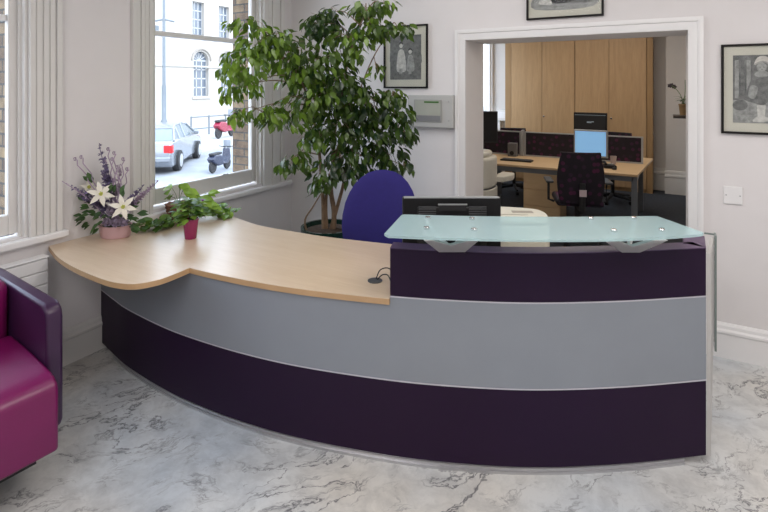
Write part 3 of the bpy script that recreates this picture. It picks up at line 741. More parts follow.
# ------------------------------------------------------------------ ARMCHAIR
ac = thing('armchair', 'magenta leather armchair with dark aubergine arms beside the radiator', 'armchair', (.55, .865, 0), math.radians(-5))
def rbox(x0, x1, y0, y1, z0, z1, r=.03): return MB().box(x0, x1, y0, y1, z0, z1)
st_ = MB(); sp = [(-.04, .205), (.462, .205), (.462, .455), (.452, .485), (.42, .505), (.36, .516), (.24, .53), (.10, .54), (-.04, .545)]; n = len(sp)
st_.add([Vector((x, y, z)) for y in (-.31, .308) for x, z in sp], [tuple(range(n)), tuple(range(n, 2 * n))[::-1]] + [(i, (i + 1) % n, n + (i + 1) % n, n + i) for i in range(n)])
st_.build('seat', M_magenta, ac, bevel=.014, seg=3, smooth=True)
MB().box(-.36, -.045, -.31, .308, .24, .80).build('backrest', M_magenta, ac, bevel=.05, seg=5, smooth=True)
for s1 in (1, -1):
    y0, y1 = (.31, .378) if s1 > 0 else (-.38, -.312)
    cor = [( -.37, .205), (.28, .205), (.315, .215), (.335, .25), (.335, .70), (.325, .74), (.29, .765), (-.37, .775)]
    a_ = MB(); n = len(cor)
    a_.add([Vector((x, y, z)) for y in (y0, y1) for x, z in cor], [tuple(range(n)), tuple(range(n, 2 * n))[::-1]] + [(i, (i + 1) % n, n + (i + 1) % n, n + i) for i in range(n)])
    a_.build('arm', M_aub, ac, bevel=.016, seg=4, smooth=True)
for x in (-.3, .02):
    for y in (-.26, .24):
        MB().lathe([(.02, 0), (.028, .20)], (x, y, 0), 12).build('leg', M_black, ac)
MB().box(-.34, .34, -.29, .27, .12, .204).build('base', M_blackm, ac)

# ------------------------------------------------------------------ RADIATOR
rad = thing('radiator', 'white horizontal panel radiator under the left window sill', 'radiator', (.02, .95, .10))
r_ = MB()
for i in range(8): r_.box(.035, .10, .30, 1.555, .13 + i * .0735, .13 + i * .0735 + .0705)
r_.build('panel', M_trim, rad, bevel=.006, world=True)
MB().box(.03, .105, .295, 1.56, .72, .7265).build('top_grille', M_trim, rad, world=True, bevel=.002)
for y in (.4, 1.45): MB().box(.0005, .04, y, y + .04, .2, .7).build('bracket', M_trimg, rad, world=True)
MB().tube([(.065, 1.5, .0), (.065, 1.5, .145)], .009, 8).build('pipe', M_steel, rad, world=True)

# ------------------------------------------------------------------ PICTURES, panel, switch
M_frame = mat('dark ebony frame', (.008, .006, .006), .5, var=.2, spec=.25)
M_mat = mat('cream mount board', (.70, .655, .54), .9, var=.02)
def picture(label, x0, x1, z0, z1, mx, mz0, mz1, kind):
    cx, cz = (x0 + x1) / 2, (z0 + z1) / 2
    t = thing('framed_photograph', label, 'picture', (cx, 3.819, cz), 0, 'framed photographs on the doorway wall'); y = 3.819
    B = lambda mb, n, m, **k: mb.build(n, m, t, world=True, **k)
    w = .014
    B(MB().box(x0, x0 + w, y - .022, y, z0, z1).box(x1 - w, x1, y - .022, y, z0, z1).box(x0 + w, x1 - w, y - .022, y, z0, z0 + w).box(x0 + w, x1 - w, y - .022, y, z1 - w, z1), 'frame', M_frame, bevel=.002)
    B(MB().box(x0 + w, x1 - w, y - .008, y - .001, z0 + w, z1 - w), 'mount', M_mat)
    a0, a1, b0, b1 = x0 + mx, x1 - mx, z0 + mz0, z1 - mz1
    m, nt, b = nmat('black and white print ' + kind)
    n = noise(nt, coords(nt, (1, 1, 1)), 9, 6, .7)
    nt.links.new(ramp(nt, n.outputs['Fac'], [(.3, (.07, .07, .065)), (.55, (.2, .195, .18)), (.75, (.4, .39, .36))]), b.inputs['Base Color']); b.inputs['Roughness'].default_value = .6
    pr_ = B(MB().box(a0, a1, y - .0105, y - .008, b0, b1), 'print', m)
    tones = [mat('print tone dark', (.06, .058, .054), .7, var=.4, vscale=30), mat('print tone mid', (.2, .195, .18), .7, var=.3, vscale=40), mat('print tone pale', (.62, .59, .53), .7, var=.2, vscale=40), mat('print tone soft', (.36, .35, .32), .7, var=.3, vscale=40)]
    U = lambda u, v: (a0 + u * (a1 - a0), b0 + v * (b1 - b0))
    lay = [0]
    def shape(pts, tone, nm='figure', smooth=True):
        lay[0] += 1
        c = catmull([(*U(u, v), 0) for u, v in pts], 4, True) if smooth else [Vector((*U(u, v), 0)) for u, v in pts]
        yy = y - .0106 - lay[0] * .0003
        mb = MB(); mb.add([Vector((q.x, yy, q.y)) for q in c], [tuple(range(len(c)))]); mb.build(nm, tones[tone], pr_, world=True)
    def oval(u, v, ru, rv, tone, nm='figure', n=16):
        shape([(u + ru * math.cos(2 * PI * k / n), v + rv * math.sin(2 * PI * k / n)) for k in range(n)], tone, nm, False)
    if kind == 'child':
        shape([(0, 0), (1, 0), (1, .30), (0, .34)], 3, 'ground', False)
        for k in range(7): shape([(.03 + k * .1, .36), (.10 + k * .1, .36), (.10 + k * .1, .93), (.03 + k * .1, .93)], 1 if k % 2 else 3, 'fence_board', False)
        oval(.12, .26, .13, .08, 1, 'stone')
        shape([(.62, .0), (.6, .3), (.66, .7), (.75, .9), (.9, .97), (1, .9), (1, 0)], 0, 'adult_figure', False)
        shape([(.42, .05), (.40, .26), (.50, .30), (.55, .26), (.53, .05)], 2, 'legs', False); shape([(.33, .03), (.45, .02), (.60, .04), (.58, .09), (.42, .10)], 2, 'shoes')
        shape([(.20, .36), (.28, .58), (.38, .72), (.55, .74), (.66, .62), (.64, .40), (.52, .27), (.34, .30)], 1, 'coat')
        shape([(.30, .55), (.26, .40), (.36, .36), (.42, .52)], 3, 'sleeve')
        shape([(.36, .71), (.46, .67), (.60, .70), (.56, .76), (.42, .76)], 3, 'scarf')
        oval(.48, .82, .085, .07, 3, 'face'); shape([(.36, .85), (.40, .95), (.5, .985), (.6, .95), (.62, .86), (.5, .90)], 2, 'cap'); shape([(.36, .85), (.5, .89), (.62, .85), (.61, .87), (.5, .915), (.37, .875)], 3, 'cap_band')
        oval(.455, .82, .013, .008, 1, 'eye'); oval(.515, .82, .013, .008, 1, 'eye'); oval(.487, .785, .018, .006, 1, 'mouth')
    elif kind == 'pair':
        shape([(0, 0), (1, 0), (1, .2), (0, .26)], 1, 'ground', False); shape([(.05, .3), (.1, .9), (.5, .99), (.9, .8), (.97, .3)], 1, 'backdrop')
        for (u, s1) in ((.36, 1.1), (.66, .9)):
            shape([(u - .13 * s1, .22), (u - .09 * s1, .55 * s1), (u, .62 * s1), (u + .1 * s1, .55 * s1), (u + .15 * s1, .22), (u, .17)], 2 if u < .5 else 3, 'dress')
            shape([(u - .06, .12), (u - .05, .25), (u + .05, .25), (u + .04, .12)], 3, 'legs', False)
            oval(u, .70 * s1, .06, .055, 2, 'face'); shape([(u - .07, .71 * s1), (u - .04, .77 * s1), (u + .04, .77 * s1), (u + .07, .71 * s1), (u, .74 * s1)], 0, 'hair')
    else:
        shape([(0, 0), (1, 0), (1, .45), (.6, .35), (.3, .42), (0, .38)], 3, 'foreground')
        shape([(.2, .2), (.35, .6), (.6, .9), (.85, .6), (.8, .25), (.5, .12)], 0, 'dark_shape'); shape([(.05, .15), (.3, .12), (.2, .3)], 2, 'pale_patch'); shape([(.6, .12), (.95, .1), (.9, .22)], 1, 'mid_patch')
    B(MB().box(x0 + w, x1 - w, y - .0165, y - .0155, z0 + w, z1 - w), 'glazing', MATS['window glass'])
picture('black-framed upright photograph of a small child in a cap on the right wall', 3.517, 3.94, 1.415, 1.975, .062, .07, .07, 'child')
picture('black-framed upright photograph of two figures on the wall above the alarm panel', 1.058, 1.479, 1.692, 2.232, .062, .075, .085, 'pair')
picture('black-framed landscape photograph hanging above the doorway', 2.297, 2.833, 2.207, 2.62, .065, .075, .06, 'wide')
al = thing('alarm_panel', 'light grey wall-mounted alarm panel with a clear window and green strip', 'alarm panel', (1.49, 3.819, 1.5))
A_ = lambda mb, n, m, **k: mb.build(n, m, al, world=True, **k)
A_(MB().box(1.31, 1.722, 3.765, 3.8195, 1.368, 1.637), 'housing', mat('light grey steel', (.50, .50, .49), .5, var=.01), bevel=.008)
A_(MB().box(1.375, 1.625, 3.758, 3.767, 1.415, 1.60), 'window_frame', mat('mid grey plastic', (.36, .36, .35), .5), bevel=.003)
A_(MB().box(1.385, 1.615, 3.7565, 3.7585, 1.47, 1.592), 'display', mat('pale grey green display', (.42, .43, .38), .3))
A_(MB().box(1.385, 1.615, 3.7565, 3.7585, 1.422, 1.468), 'lower_strip', mat('grey strip', (.24, .24, .25), .4))
A_(MB().box(1.47, 1.60, 3.7545, 3.7568, 1.573, 1.586), 'green_strip', mat('green strip', (.05, .16, .03), .4))
for z in (1.43, 1.585): A_(MB().lathe([(0, 0), (.006, 0), (.006, .004), (0, .004)], n=12, M=Matrix.Translation((1.685, 3.765, z)) @ Matrix.Rotation(PI / 2, 4, 'X')), 'screw', M_silver)
sw = thing('wall_plate', 'white double blanking plate low on the wall below the child photograph', 'socket plate', (3.58, 3.819, 1.03))
MB().box(3.530, 3.628, 3.809, 3.8195, .972, 1.082).build('plate', M_trim, sw, world=True, bevel=.003)
for x in (3.543, 3.615): MB().lathe([(0, 0), (.004, 0), (.004, .002), (0, .002)], n=12, M=Matrix.Translation((x, 3.809, 1.027)) @ Matrix.Rotation(PI / 2, 4, 'X')).build('screw', M_silver, sw, world=True)

# ------------------------------------------------------------------ BACK OFFICE
OX0, OX1, OY1 = .3, 3.62, 9.35
struct(MB().box(-.3, 4.0, 4.03, OY1 + .2, -.1, -.001).build('floor', M_carpet))
struct(MB().box(OX0 - .12, OX1 + .12, OY1, OY1 + .12, 0, CE).build('wall_far', M_wallw))
struct(MB().box(OX1, OX1 + .12, 4.246, OY1, 0, CE).build('wall_right', M_wallw))
struct(wall_with_holes(MB(), 'y', 4.246, OY1, OX0 - .12, OX0, 0, CE, [(7.9, 9.29, .85, 2.8)]).build('wall_left', M_wallw))
struct(MB().box(OX0 - .12, OX1 + .12, 4.246, OY1 + .12, CE, CE + .12).build('ceiling', M_ceil))
struct(MB().box(3.18, OX1, 9.1, OY1, 0, CE).build('wall_pier', M_wallw))
skirt_x(3.0, 3.18, OY1, -1, 'baseboard_back', M_trimg, 1.7)
skirt_x(3.165, OX1, 9.1, -1, 'baseboard_back', M_trimg, 1.7)
skirt_y(4.25, OY1, OX0, 1, 'baseboard_left', M_trimg, 1.3)
w3 = struct_empty('window_3', (.24, 8.6, .85))
MB().box(.2, .26, 7.9, 7.97, .85, 2.8).box(.2, .26, 9.265, 9.29, .85, 2.8).box(.2, .26, 7.97, 9.265, .85, .93).box(.2, .26, 7.97, 9.22, 2.72, 2.8).build('sash_frame', M_trim, w3, world=True, bevel=.004)
MB().box(.228, .232, 7.95, 9.24, .9, 2.75).build('pane', M_glass, w3, world=True)
# cabinets: two double-door units
knobm = M_steel
def cabinet(x0, x1, xm, label, knob_at):
    t = thing('storage_cabinet', label, 'cabinet', ((x0 + x1) / 2, 9.15, 0), 0, 'tall oak cupboards in the back office')
    B = lambda mb, n, m, **k: mb.build(n, m, t, world=True, **k)
    B(MB().box(x0, x1, 8.985, 9.345, 0.0, 2.9), 'carcass', M_cabd)
    for a, b_ in ((x0, xm), (xm, x1)):
        dr = B(MB().box(a + .004, b_ - .004, 8.962, 8.984, .06, 2.88), 'door', M_cab, bevel=.002)
        if abs(a - knob_at) < .01:
            MB().lathe([(.006, 0), (.006, .015), (.015, .02), (.015, .03), (0, .034)], n=14, M=Matrix.Translation((a + .035, 8.962, 1.175)) @ Matrix.Rotation(PI / 2, 4, 'X')).build('knob', knobm, dr, world=True, smooth=True)
cabinet(.748, 1.834, 1.293, 'tall oak veneer cupboard at the left of the back office wall', 1.293)
cabinet(1.838, 2.912, 2.367, 'tall oak veneer cupboard at the right of the back office wall', 2.367)
fil = MB().box(.639, .745, 8.97, 9.345, 0, 2.9); tag(fil.build('filler_panel', M_cabd), 'narrow oak filler panel left of the tall cupboards', 'panel', 'oak filler panels')
fil = MB().box(2.916, 3.0, 8.97, 9.345, 0, 2.9); tag(fil.build('filler_panel', M_cabd), 'narrow oak filler panel right of the tall cupboards', 'panel', 'oak filler panels')
# bench desk
TZ = .73
od = thing('office_desk', 'long beech topped office desk with grey metal legs in the back room', 'desk', (2.0, 6.95, 0))
O = lambda mb, n, m, **k: mb.build(n, m, od, world=True, **k)
O(MB().prism([(.85, 6.18), (2.925, 6.16), (3.04, 7.66), (.85, 7.72)], TZ - .026, TZ), 'desktop', M_desk, bevel=.002)
for y in (6.22, 7.6): O(MB().box(.9, 2.88, y, y + .04, TZ - .09, TZ - .027), 'frame_beam', M_greym)
for x in (.9, 2.86):
    for y in (6.22, 7.62):
        O(MB().box(x, x + .06, y, y + .06, 0, TZ - .027), 'leg', M_greym, bevel=.004)
    O(MB().box(x, x + .06, 6.28, 7.62, TZ - .09, TZ - .027), 'side_rail', M_greym)
# divider screens
def screen_panel(x0, x1, label):
    t = thing('desk_screen', label, 'desk divider', ((x0 + x1) / 2, 7.05, TZ), 0, 'spotted desk dividers')
    B = lambda mb, n, m, **k: mb.build(n, m, t, world=True, **k)
    B(MB().box(x0 + .02, x1 - .02, 7.032, 7.062, TZ + .02, TZ + .325), 'fabric_panel', M_spots)
    B(MB().box(x0, x0 + .022, 7.03, 7.065, TZ + .001, TZ + .34).box(x1 - .022, x1, 7.03, 7.065, TZ + .001, TZ + .34).box(x0 + .022, x1 - .022, 7.03, 7.065, TZ + .326, TZ + .34).box(x0 + .022, x1 - .022, 7.03, 7.065, TZ + .001, TZ + .02), 'frame', M_silver)
screen_panel(.86, 1.425, 'spotted dark fabric desk divider left of the silver post')
screen_panel(1.47, 2.28, 'spotted dark fabric desk divider in the middle behind the lit monitor')
screen_panel(2.285, 2.945, 'spotted dark fabric desk divider at the right end of the desk')
tag(MB().box(1.43, 1.465, 7.0, 7.07, TZ + .001, TZ + .36).build('divider_post', M_silver, bevel=.003), 'silver upright post between the two left desk dividers', 'post')
# pedestal
pd = thing('drawer_pedestal', 'beech three-drawer pedestal under the back office desk', 'drawers', (1.93, 6.5, 0))
B = lambda mb, n, m, **k: mb.build(n, m, pd, world=True, **k)
B(MB().box(1.66, 2.10, 6.24, 6.62, .04, .66).box(1.70, 2.06, 6.28, 6.6, 0, .04), 'carcass', M_desk)
for z0, z1 in ((.05, .235), (.25, .435), (.45, .65)):
    dw = B(MB().box(1.665, 2.095, 6.222, 6.239, z0, z1), 'drawer', M_desk, bevel=.002)
# monitors
M_screen = mat('lit pale blue screen', (.2, .45, .8), .3, var=.02, emit=.5, emitcol=(.27, .53, .85))
lm = monitor('lit_monitor', 'silver framed monitor with a bright blue screen on the back office desk', (2.385, 6.62, TZ), math.radians(-6), .395, .335, .10, M_silver, M_screen, group='office desk monitors')
bm = monitor('dark_monitor', 'black monitor showing above the divider behind the lit screen', (2.285, 7.36, TZ), math.radians(-4), .43, .30, .31, M_black, M_blackm, group='office desk monitors')
MB().box(-.04, .02, -.0165, -.0150, .47, .49).box(.02, .05, -.0165, -.0150, .48, .495).build('screen_icon', mat('dim screen glow', (.25, .3, .35), .4, emit=.2), bm)
MB().box(-.2, .2, -.0165, -.0150, .575, .58).build('screen_bar', MATS['dim screen glow'], bm)
lf2 = monitor('large_dark_monitor', 'black monitor standing beside the left doorway jamb on the office desk', (1.06, 6.45, TZ), math.radians(20), .40, .42, .22, M_blackm, M_black, group='office desk monitors')
ph = thing('desk_phone', 'black desk telephone left of the computer mouse', 'telephone', (2.60, 6.55, TZ), .3)
MB().prism([(-.07, -.09), (.07, -.09), (.07, .08), (-.07, .08)], 0, .035).build('body', M_black, ph, bevel=.008)
MB().tube(catmull([(-.05, -.08, .05), (-.05, -.02, .065), (-.05, .06, .055)], 4), .014, 8).build('handset', M_black, ph, smooth=True)
MB().box(0, .055, .02, .065, .0355, .04).build('display', mat('phone display', (.4, .45, .45), .3), ph)
cp = thing('paper_cup', 'small pale cup beside the lit monitor', 'cup', (2.62, 6.86, TZ)); MB().lathe([(0, 0), (.03, 0), (.038, .10), (.034, .10), (.027, .005), (0, .006)], n=18).build('body', mat('pale pink card', (.45, .38, .38), .7), cp, smooth=True)
ms = thing('computer_mouse', 'black computer mouse near the right end of the desk', 'mouse', (2.67, 6.42, TZ)); MB().ball((0, 0, .012), .035, 14, 8, .8, 1.3, .55).build('body', M_black, ms, smooth=True)
MB().box(-.003, .003, .01, .03, .028, .034).build('wheel', M_dgrey, ms)
kb = thing('keyboard', 'black keyboard lying at the left end of the office desk', 'keyboard', (1.50, 6.52, TZ)); MB().box(-.2, .2, -.07, .07, 0, .018).build('case', M_black, kb, bevel=.004)
k_ = MB()
for i in range(14):
    for j in range(4): k_.box(-.185 + i * .0265, -.163 + i * .0265, -.058 + j * .03, -.033 + j * .03, .018, .024)
k_.build('keys', M_dgrey, kb)
sp_ = thing('desk_speaker', 'grey desktop speaker against the silver divider post', 'speaker', (1.34, 6.92, TZ)); MB().box(-.06, .06, -.05, .05, 0, .185).build('case', mat('speaker grey', (.12, .12, .125), .5), sp_, bevel=.006)
MB().lathe([(0, 0), (.03, 0), (.03, .004), (0, .003)], n=18, M=Matrix.Translation((0, -.05, .05)) @ Matrix.Rotation(PI / 2, 4, 'X')).build('cone', M_black, sp_)
# copier by the jamb
co = thing('photocopier', 'beige office copier with a rounded top just inside the doorway', 'copier', (1.42, 5.02, 0), 0)
cpoly = catmull([(-.24, -.2, 0), (.12, -.2, 0), (.24, -.1, 0), (.24, .14, 0), (.12, .24, 0), (-.24, .24, 0)], 5, True)
cpp = [(v.x, v.y) for v in cpoly]
MB().prism(cpp, .0, .66).build('lower_body', M_beige, co, bevel=.01)
MB().prism([(x * .985, y * .985) for x, y in cpp], .668, .98).build('upper_body', M_beige, co, bevel=.03, seg=4)
MB().prism([(x * .8, y * .8) for x, y in cpp], .975, 1.035).build('lid', M_beige, co, bevel=.03, seg=4)
MB().prism([(x * .95, y * .95) for x, y in cpp], .655, .672).build('seam', M_dgrey, co)
MB().prism([(.18, .1), (.30, .14), (.36, .30), (.34, .44), (.2, .46)], .70, .76).build('output_tray', M_beige, co, bevel=.01)
wb = thing('wall_box', 'white wall-mounted box on the far left of the back office', 'wall box', (.42, 9.349, 1.13))
MB().box(.39, .63, 9.22, 9.349, 1.05, 1.26).build('housing', M_trimg, wb, world=True, bevel=.01); MB().box(.42, .60, 9.216, 9.22, 1.10, 1.22).build('front_cover', M_trim, wb, world=True, bevel=.002); MB().box(.40, .46, 9.25, 9.349, .8, 1.05).build('trunking', M_trimg, wb, world=True)
# mesh-back office chairs
def office_chair(label, loc, rz):
    t = thing('task_chair', label, 'office chair', loc, rz, 'task chairs in the back office')
    w = .238
    bk_ = MB(); n = 10; vs = []
    for i in range(n + 1):
        z = .47 + .54 * i / n; hw = w * (.86 + .14 * math.sin(PI * min(1, i / n * 1.1)))
        for j in range(n + 1):
            x = -hw + 2 * hw * j / n; y = -.24 + .05 * (x / w) ** 2 - .03 * math.sin(i / n * PI)
            vs.append(Vector((x, y, z)))
    q = (n + 1) ** 2; vs += [v + Vector((0, .035, 0)) for v in vs]
    fs = []
    for i in range(n):
        for j in range(n):
            a = i * (n + 1) + j; fs += [(a, a + 1, a + n + 2, a + n + 1), (q + a, q + a + n + 1, q + a + n + 2, q + a + 1)]
    for i in range(n):
        a = i * (n + 1); fs += [(a, a + n + 1, q + a + n + 1, q + a), (a + n, q + a + n, q + a + 2 * n + 1, a + 2 * n + 1)]
        fs += [(i, q + i, q + i + 1, i + 1), (n * (n + 1) + i, n * (n + 1) + i + 1, q + n * (n + 1) + i + 1, q + n * (n + 1) + i)]
    bk_.add(vs, fs); bo = bk_.build('backrest', M_spots, t, smooth=True, bevel=.008)
    MB().box(-.035, .035, -.344, -.341, .57, .64).build('care_label', mat('pale label', (.55, .45, .47), .7), bo)
    MB().box(-.24, .24, -.2, .26, .43, .50).build('seat', M_spots, t, bevel=.03, seg=3)
    MB().tube([(0, -.1, .41), (0, -.30, .42), (0, -.31, .7)], .03, 8).build('back_support', M_blackm, t)
    for s1 in (-1, 1):
        ar = MB().tube([(s1 * .24, 0, .44), (s1 * .30, 0, .46), (s1 * .30, 0, .66)], .014, 8).build('arm_post', M_blackm, t)
        MB().box(s1 * .30 - .04, s1 * .30 + .04, -.13, .13, .66, .69).build('arm_pad', M_dgrey, ar, bevel=.012, seg=3)
    MB().tube([(0, 0, .1), (0, 0, .43)], .028, 12).build('gas_column', M_blackm, t)
    for i in range(5):
        a = 2 * PI * i / 5 + .4
        bb = MB().tube([(0, 0, .11), (math.cos(a) * .29, math.sin(a) * .29, .075)], [.03, .016], 8).build('base_leg', M_blackm, t)
        MB().lathe([(.028, -.02), (.028, .02)], n=12, M=Matrix.Translation((math.cos(a) * .29, math.sin(a) * .29, .03)) @ Matrix.Rotation(a, 4, 'Z') @ Matrix.Rotation(PI / 2, 4, 'X')).build('castor', M_black, bb)
    return t
ch1 = office_chair('black spotted task chair in front of the lit monitor with a pale care label', (2.355, 5.80, 0), math.radians(18))
def place_chair(loc, rz, label):
    c = copy_tree(ch1); c.location = loc; c.rotation_euler = (0, 0, rz); c['label'] = label; return c
place_chair((1.05, 8.05, 0), math.radians(200), 'black task chair on the far side of the desk near the copier')
place_chair((2.50, 8.08, 0), math.radians(165), 'black task chair on the far side of the desk behind the right divider')
# beige seat edge left of drawers
# mantel shelf with potted orchid
mt = thing('mantel_shelf', 'dark narrow mantel shelf on a slim upright at the office right wall', 'shelf', (3.45, 7.5, 0))
MB().box(3.27, 3.62, 7.2, 7.58, 1.305, 1.335).build('board', mat('dark walnut', (.03, .022, .018), .4), mt, world=True, bevel=.004)
MB().box(3.43, 3.62, 7.22, 7.56, 0, 1.304).build('upright', M_greym, mt, world=True)
orc = thing('potted_orchid', 'small orchid in a tan pot on the dark mantel shelf', 'potted plant', (3.385, 7.50, 1.336))
MB().lathe([(0, 0), (.04, 0), (.05, .12), (.055, .125), (.055, .14), (.047, .14), (0, .13)], n=20).build('pot', mat('tan terracotta', (.30, .20, .10), .7), orc, smooth=True)
l = MB()
for k in range(26):
    a = random.uniform(0, 2 * PI); l.cur = random.uniform(.1, .7)
    l.leaf(Vector((random.uniform(-.03, .03), random.uniform(-.03, .03), .13 + random.random() * .1)), Vector((math.cos(a), math.sin(a), .6)), Vector((0, 0, 1)), .09, .03, .2, .5)
l.build('leaves', M_green, orc, fixn=False)
MB().tube(catmull([(0, 0, .13), (-.03, 0, .25), (-.08, 0, .33), (-.13, 0, .38)], 5), .004, 5).tube(catmull([(0, 0, .13), (.02, 0, .3), (.02, 0, .45)], 5), .004, 5).build('stem', MATS['green stem'], orc)
fw = MB()
for q in ((-.13, 0, .38), (-.10, 0, .36), (-.15, 0, .375)):
    for k in range(5): fw.leaf(Vector(q), Vector((math.cos(k * 1.25), .2, math.sin(k * 1.25))), Vector((0, -1, 0)), .035, .025)
fw.build('blooms', mat('dark plum petals', (.05, .04, .05), .7), orc, fixn=False)
# ------------------------------------------------------------------ OUTSIDE
GZ = -1.0
M_asph = mat('street asphalt', (.23, .24, .26), .85, var=.1, vscale=2)
M_pave = mat('paving', (.36, .355, .35), .85, var=.05, vscale=2)
M_stone = mat('portland stone', (.36, .34, .315), .85, var=.06, vscale=.8, bmp=.2, bscale=5)
M_stoned = mat('weathered stone band', (.36, .36, .33), .85, var=.1, vscale=2)
struct(MB().box(-13.2, -.36, -15, 60, GZ - .2, GZ).build('ground', M_asph))
struct(MB().box(-24, -13.2, -15, 60, GZ - .2, GZ + .12).build('ground', M_pave))
FX = -24
bd = thing('stone_building', 'pale stone building across the street with arched sash windows', 'building', (FX, 20, GZ))
S = lambda mb, n, m, p=None, **k: mb.build(n, m, p or bd, world=True, **k)
arch = [(y, .95, .62, 3.35) for y in (13.5, 15.9, 22.98, 25.3, 27.6, 29.9, 32.2)]  # centre y, sill z, half width, spring z
upper = [(y - .0, 4.95, .48, 7.25) for y in (13.6, 16.0, 22.75, 24.95, 27.2, 29.5, 31.8)]
S(MB().box(FX - 3, FX - .35, 8, 60, GZ, 12), 'core', M_stone)
holes = sorted([(c - w, c + w, z0, zs) for c, z0, w, zs in arch]); holes2 = sorted([(c - w, c + w, z0, z1) for c, z0, w, z1 in upper])
fac = MB(); wall_with_holes(fac, 'y', 8, 60, FX - .35, FX, GZ, 4.75, [(a, b_, z0, 4.2) for a, b_, z0, zs in holes]); wall_with_holes(fac, 'y', 8, 60, FX - .35, FX, 4.75, 12, holes2)
for c, z0, w, zs in arch:       # spandrel above the round arch
    n = 12
    for k in range(n):
        a0, a1 = PI * k / n, PI * (k + 1) / n
        q = [(c + w * math.cos(a0), zs + w * math.sin(a0)), (c + w * math.cos(a1), zs + w * math.sin(a1)), (c + w * math.cos(a1), 4.2), (c + w * math.cos(a0), 4.2)]
        fac.add([Vector((xx, yy, zz)) for xx in (FX, FX - .3) for yy, zz in q], [(0, 1, 2, 3), (7, 6, 5, 4), (0, 4, 5, 1)])
S(fac, 'facade', M_stone)

S(MB().box(FX, FX + .10, 8, 60, 2.9, 3.0), 'impost_band', M_stoned)
S(MB().box(FX, FX + .12, 8, 60, GZ, .2), 'plinth', M_stone)
M_sash = mat('white sash bars', (.38, .39, .40), .6); M_dglass = mat('dark window glass', (.10, .12, .15), .15)
for c, z0, w, zs in arch:
    wn = S(MB().box(FX - .30, FX - .27, c - w, c + w, z0, zs + w), 'window', M_dglass)
    g = MB()
    for k in range(4): g.box(FX - .27, FX - .24, c - w + k * 2 * w / 3 - .035, c - w + k * 2 * w / 3 + .035, z0, zs)
    for k in range(5): g.box(FX - .27, FX - .24, c - w, c + w, z0 + k * (zs - z0) / 4 - .04, z0 + k * (zs - z0) / 4 + .04)
    for k in range(1, 6):
        a = PI * k / 6; g.tube([(FX - .26, c, zs), (FX - .26, c + w * math.cos(a), zs + w * math.sin(a))], .03, 4)
    S(g, 'sash_bars', M_sash, wn)
    hood = [(FX + .05, c + (w + .16) * math.cos(PI * k / 14), zs + (w + .16) * math.sin(PI * k / 14)) for k in range(15)]
    S(MB().tube(hood, .07, 6), 'arch_hood', mat('stone mould', (.25, .225, .20), .85), smooth=True)
    S(MB().box(FX, FX + .12, c - w - .15, c + w + .15, z0 - .14, z0), 'window_sill', M_stone)
for c, z0, w, z1 in upper:
    wn = S(MB().box(FX - .30, FX - .27, c - w, c + w, z0, z1), 'window', M_dglass)
    g = MB()
    for k in range(4): g.box(FX - .27, FX - .24, c - w + k * 2 * w / 3 - .03, c - w + k * 2 * w / 3 + .03, z0, z1)
    for k in range(5): g.box(FX - .27, FX - .24, c - w, c + w, z0 + k * (z1 - z0) / 4 - .035, z0 + k * (z1 - z0) / 4 + .035)
    S(g, 'sash_bars', M_sash, wn)
# street lamp
lp = zpt(164, 141, GZ + .12)
sl = thing('street_lamp', 'tall grey lamp post on the far pavement', 'street lamp', (lp.x, lp.y, GZ + .12))
M_post = mat('grey blue post paint', (.13, .15, .17), .6)
MB().lathe([(0, 0), (.16, 0), (.15, .9), (.10, 1.0), (.10, 2.6)], n=14).lathe([(.075, 2.6), (.065, 7.0), (0, 7.0)], n=12).build('post', M_post, sl, smooth=True)
MB().tube([(-.35, -.3, 5.55), (0, 0, 5.65), (.35, .3, 5.55)], .05, 6).box(-.3, -.14, -.3, -.16, 5.0, 5.35).build('bracket', M_post, sl)
MB().lathe([(0, 0), (.2, .05), (.15, .35), (0, .4)], (0, 0, 7.0), 12).build('lantern', mat('lantern glass', (.6, .65, .7), .3), sl)
# railing
rl = thing('pavement_railing', 'low grey metal railing across the street', 'railing', (-19, 17.5, GZ + .12))
rb = MB(); ra, rb_ = Vector((-17.9, 17.2, GZ + .12)), Vector((-17.9, 20.6, GZ + .12))
for h in (.35, .95): rb.tube([ra + Vector((0, 0, h)), rb_ + Vector((0, 0, h))], .035, 6)
rb.build('rails', M_post, rl, world=True)
for k in range(4):
    q = ra.lerp(rb_, k / 3); MB().tube([q, q + Vector((0, 0, 1.0))], .045, 6).build('upright', M_post, rl, world=True)
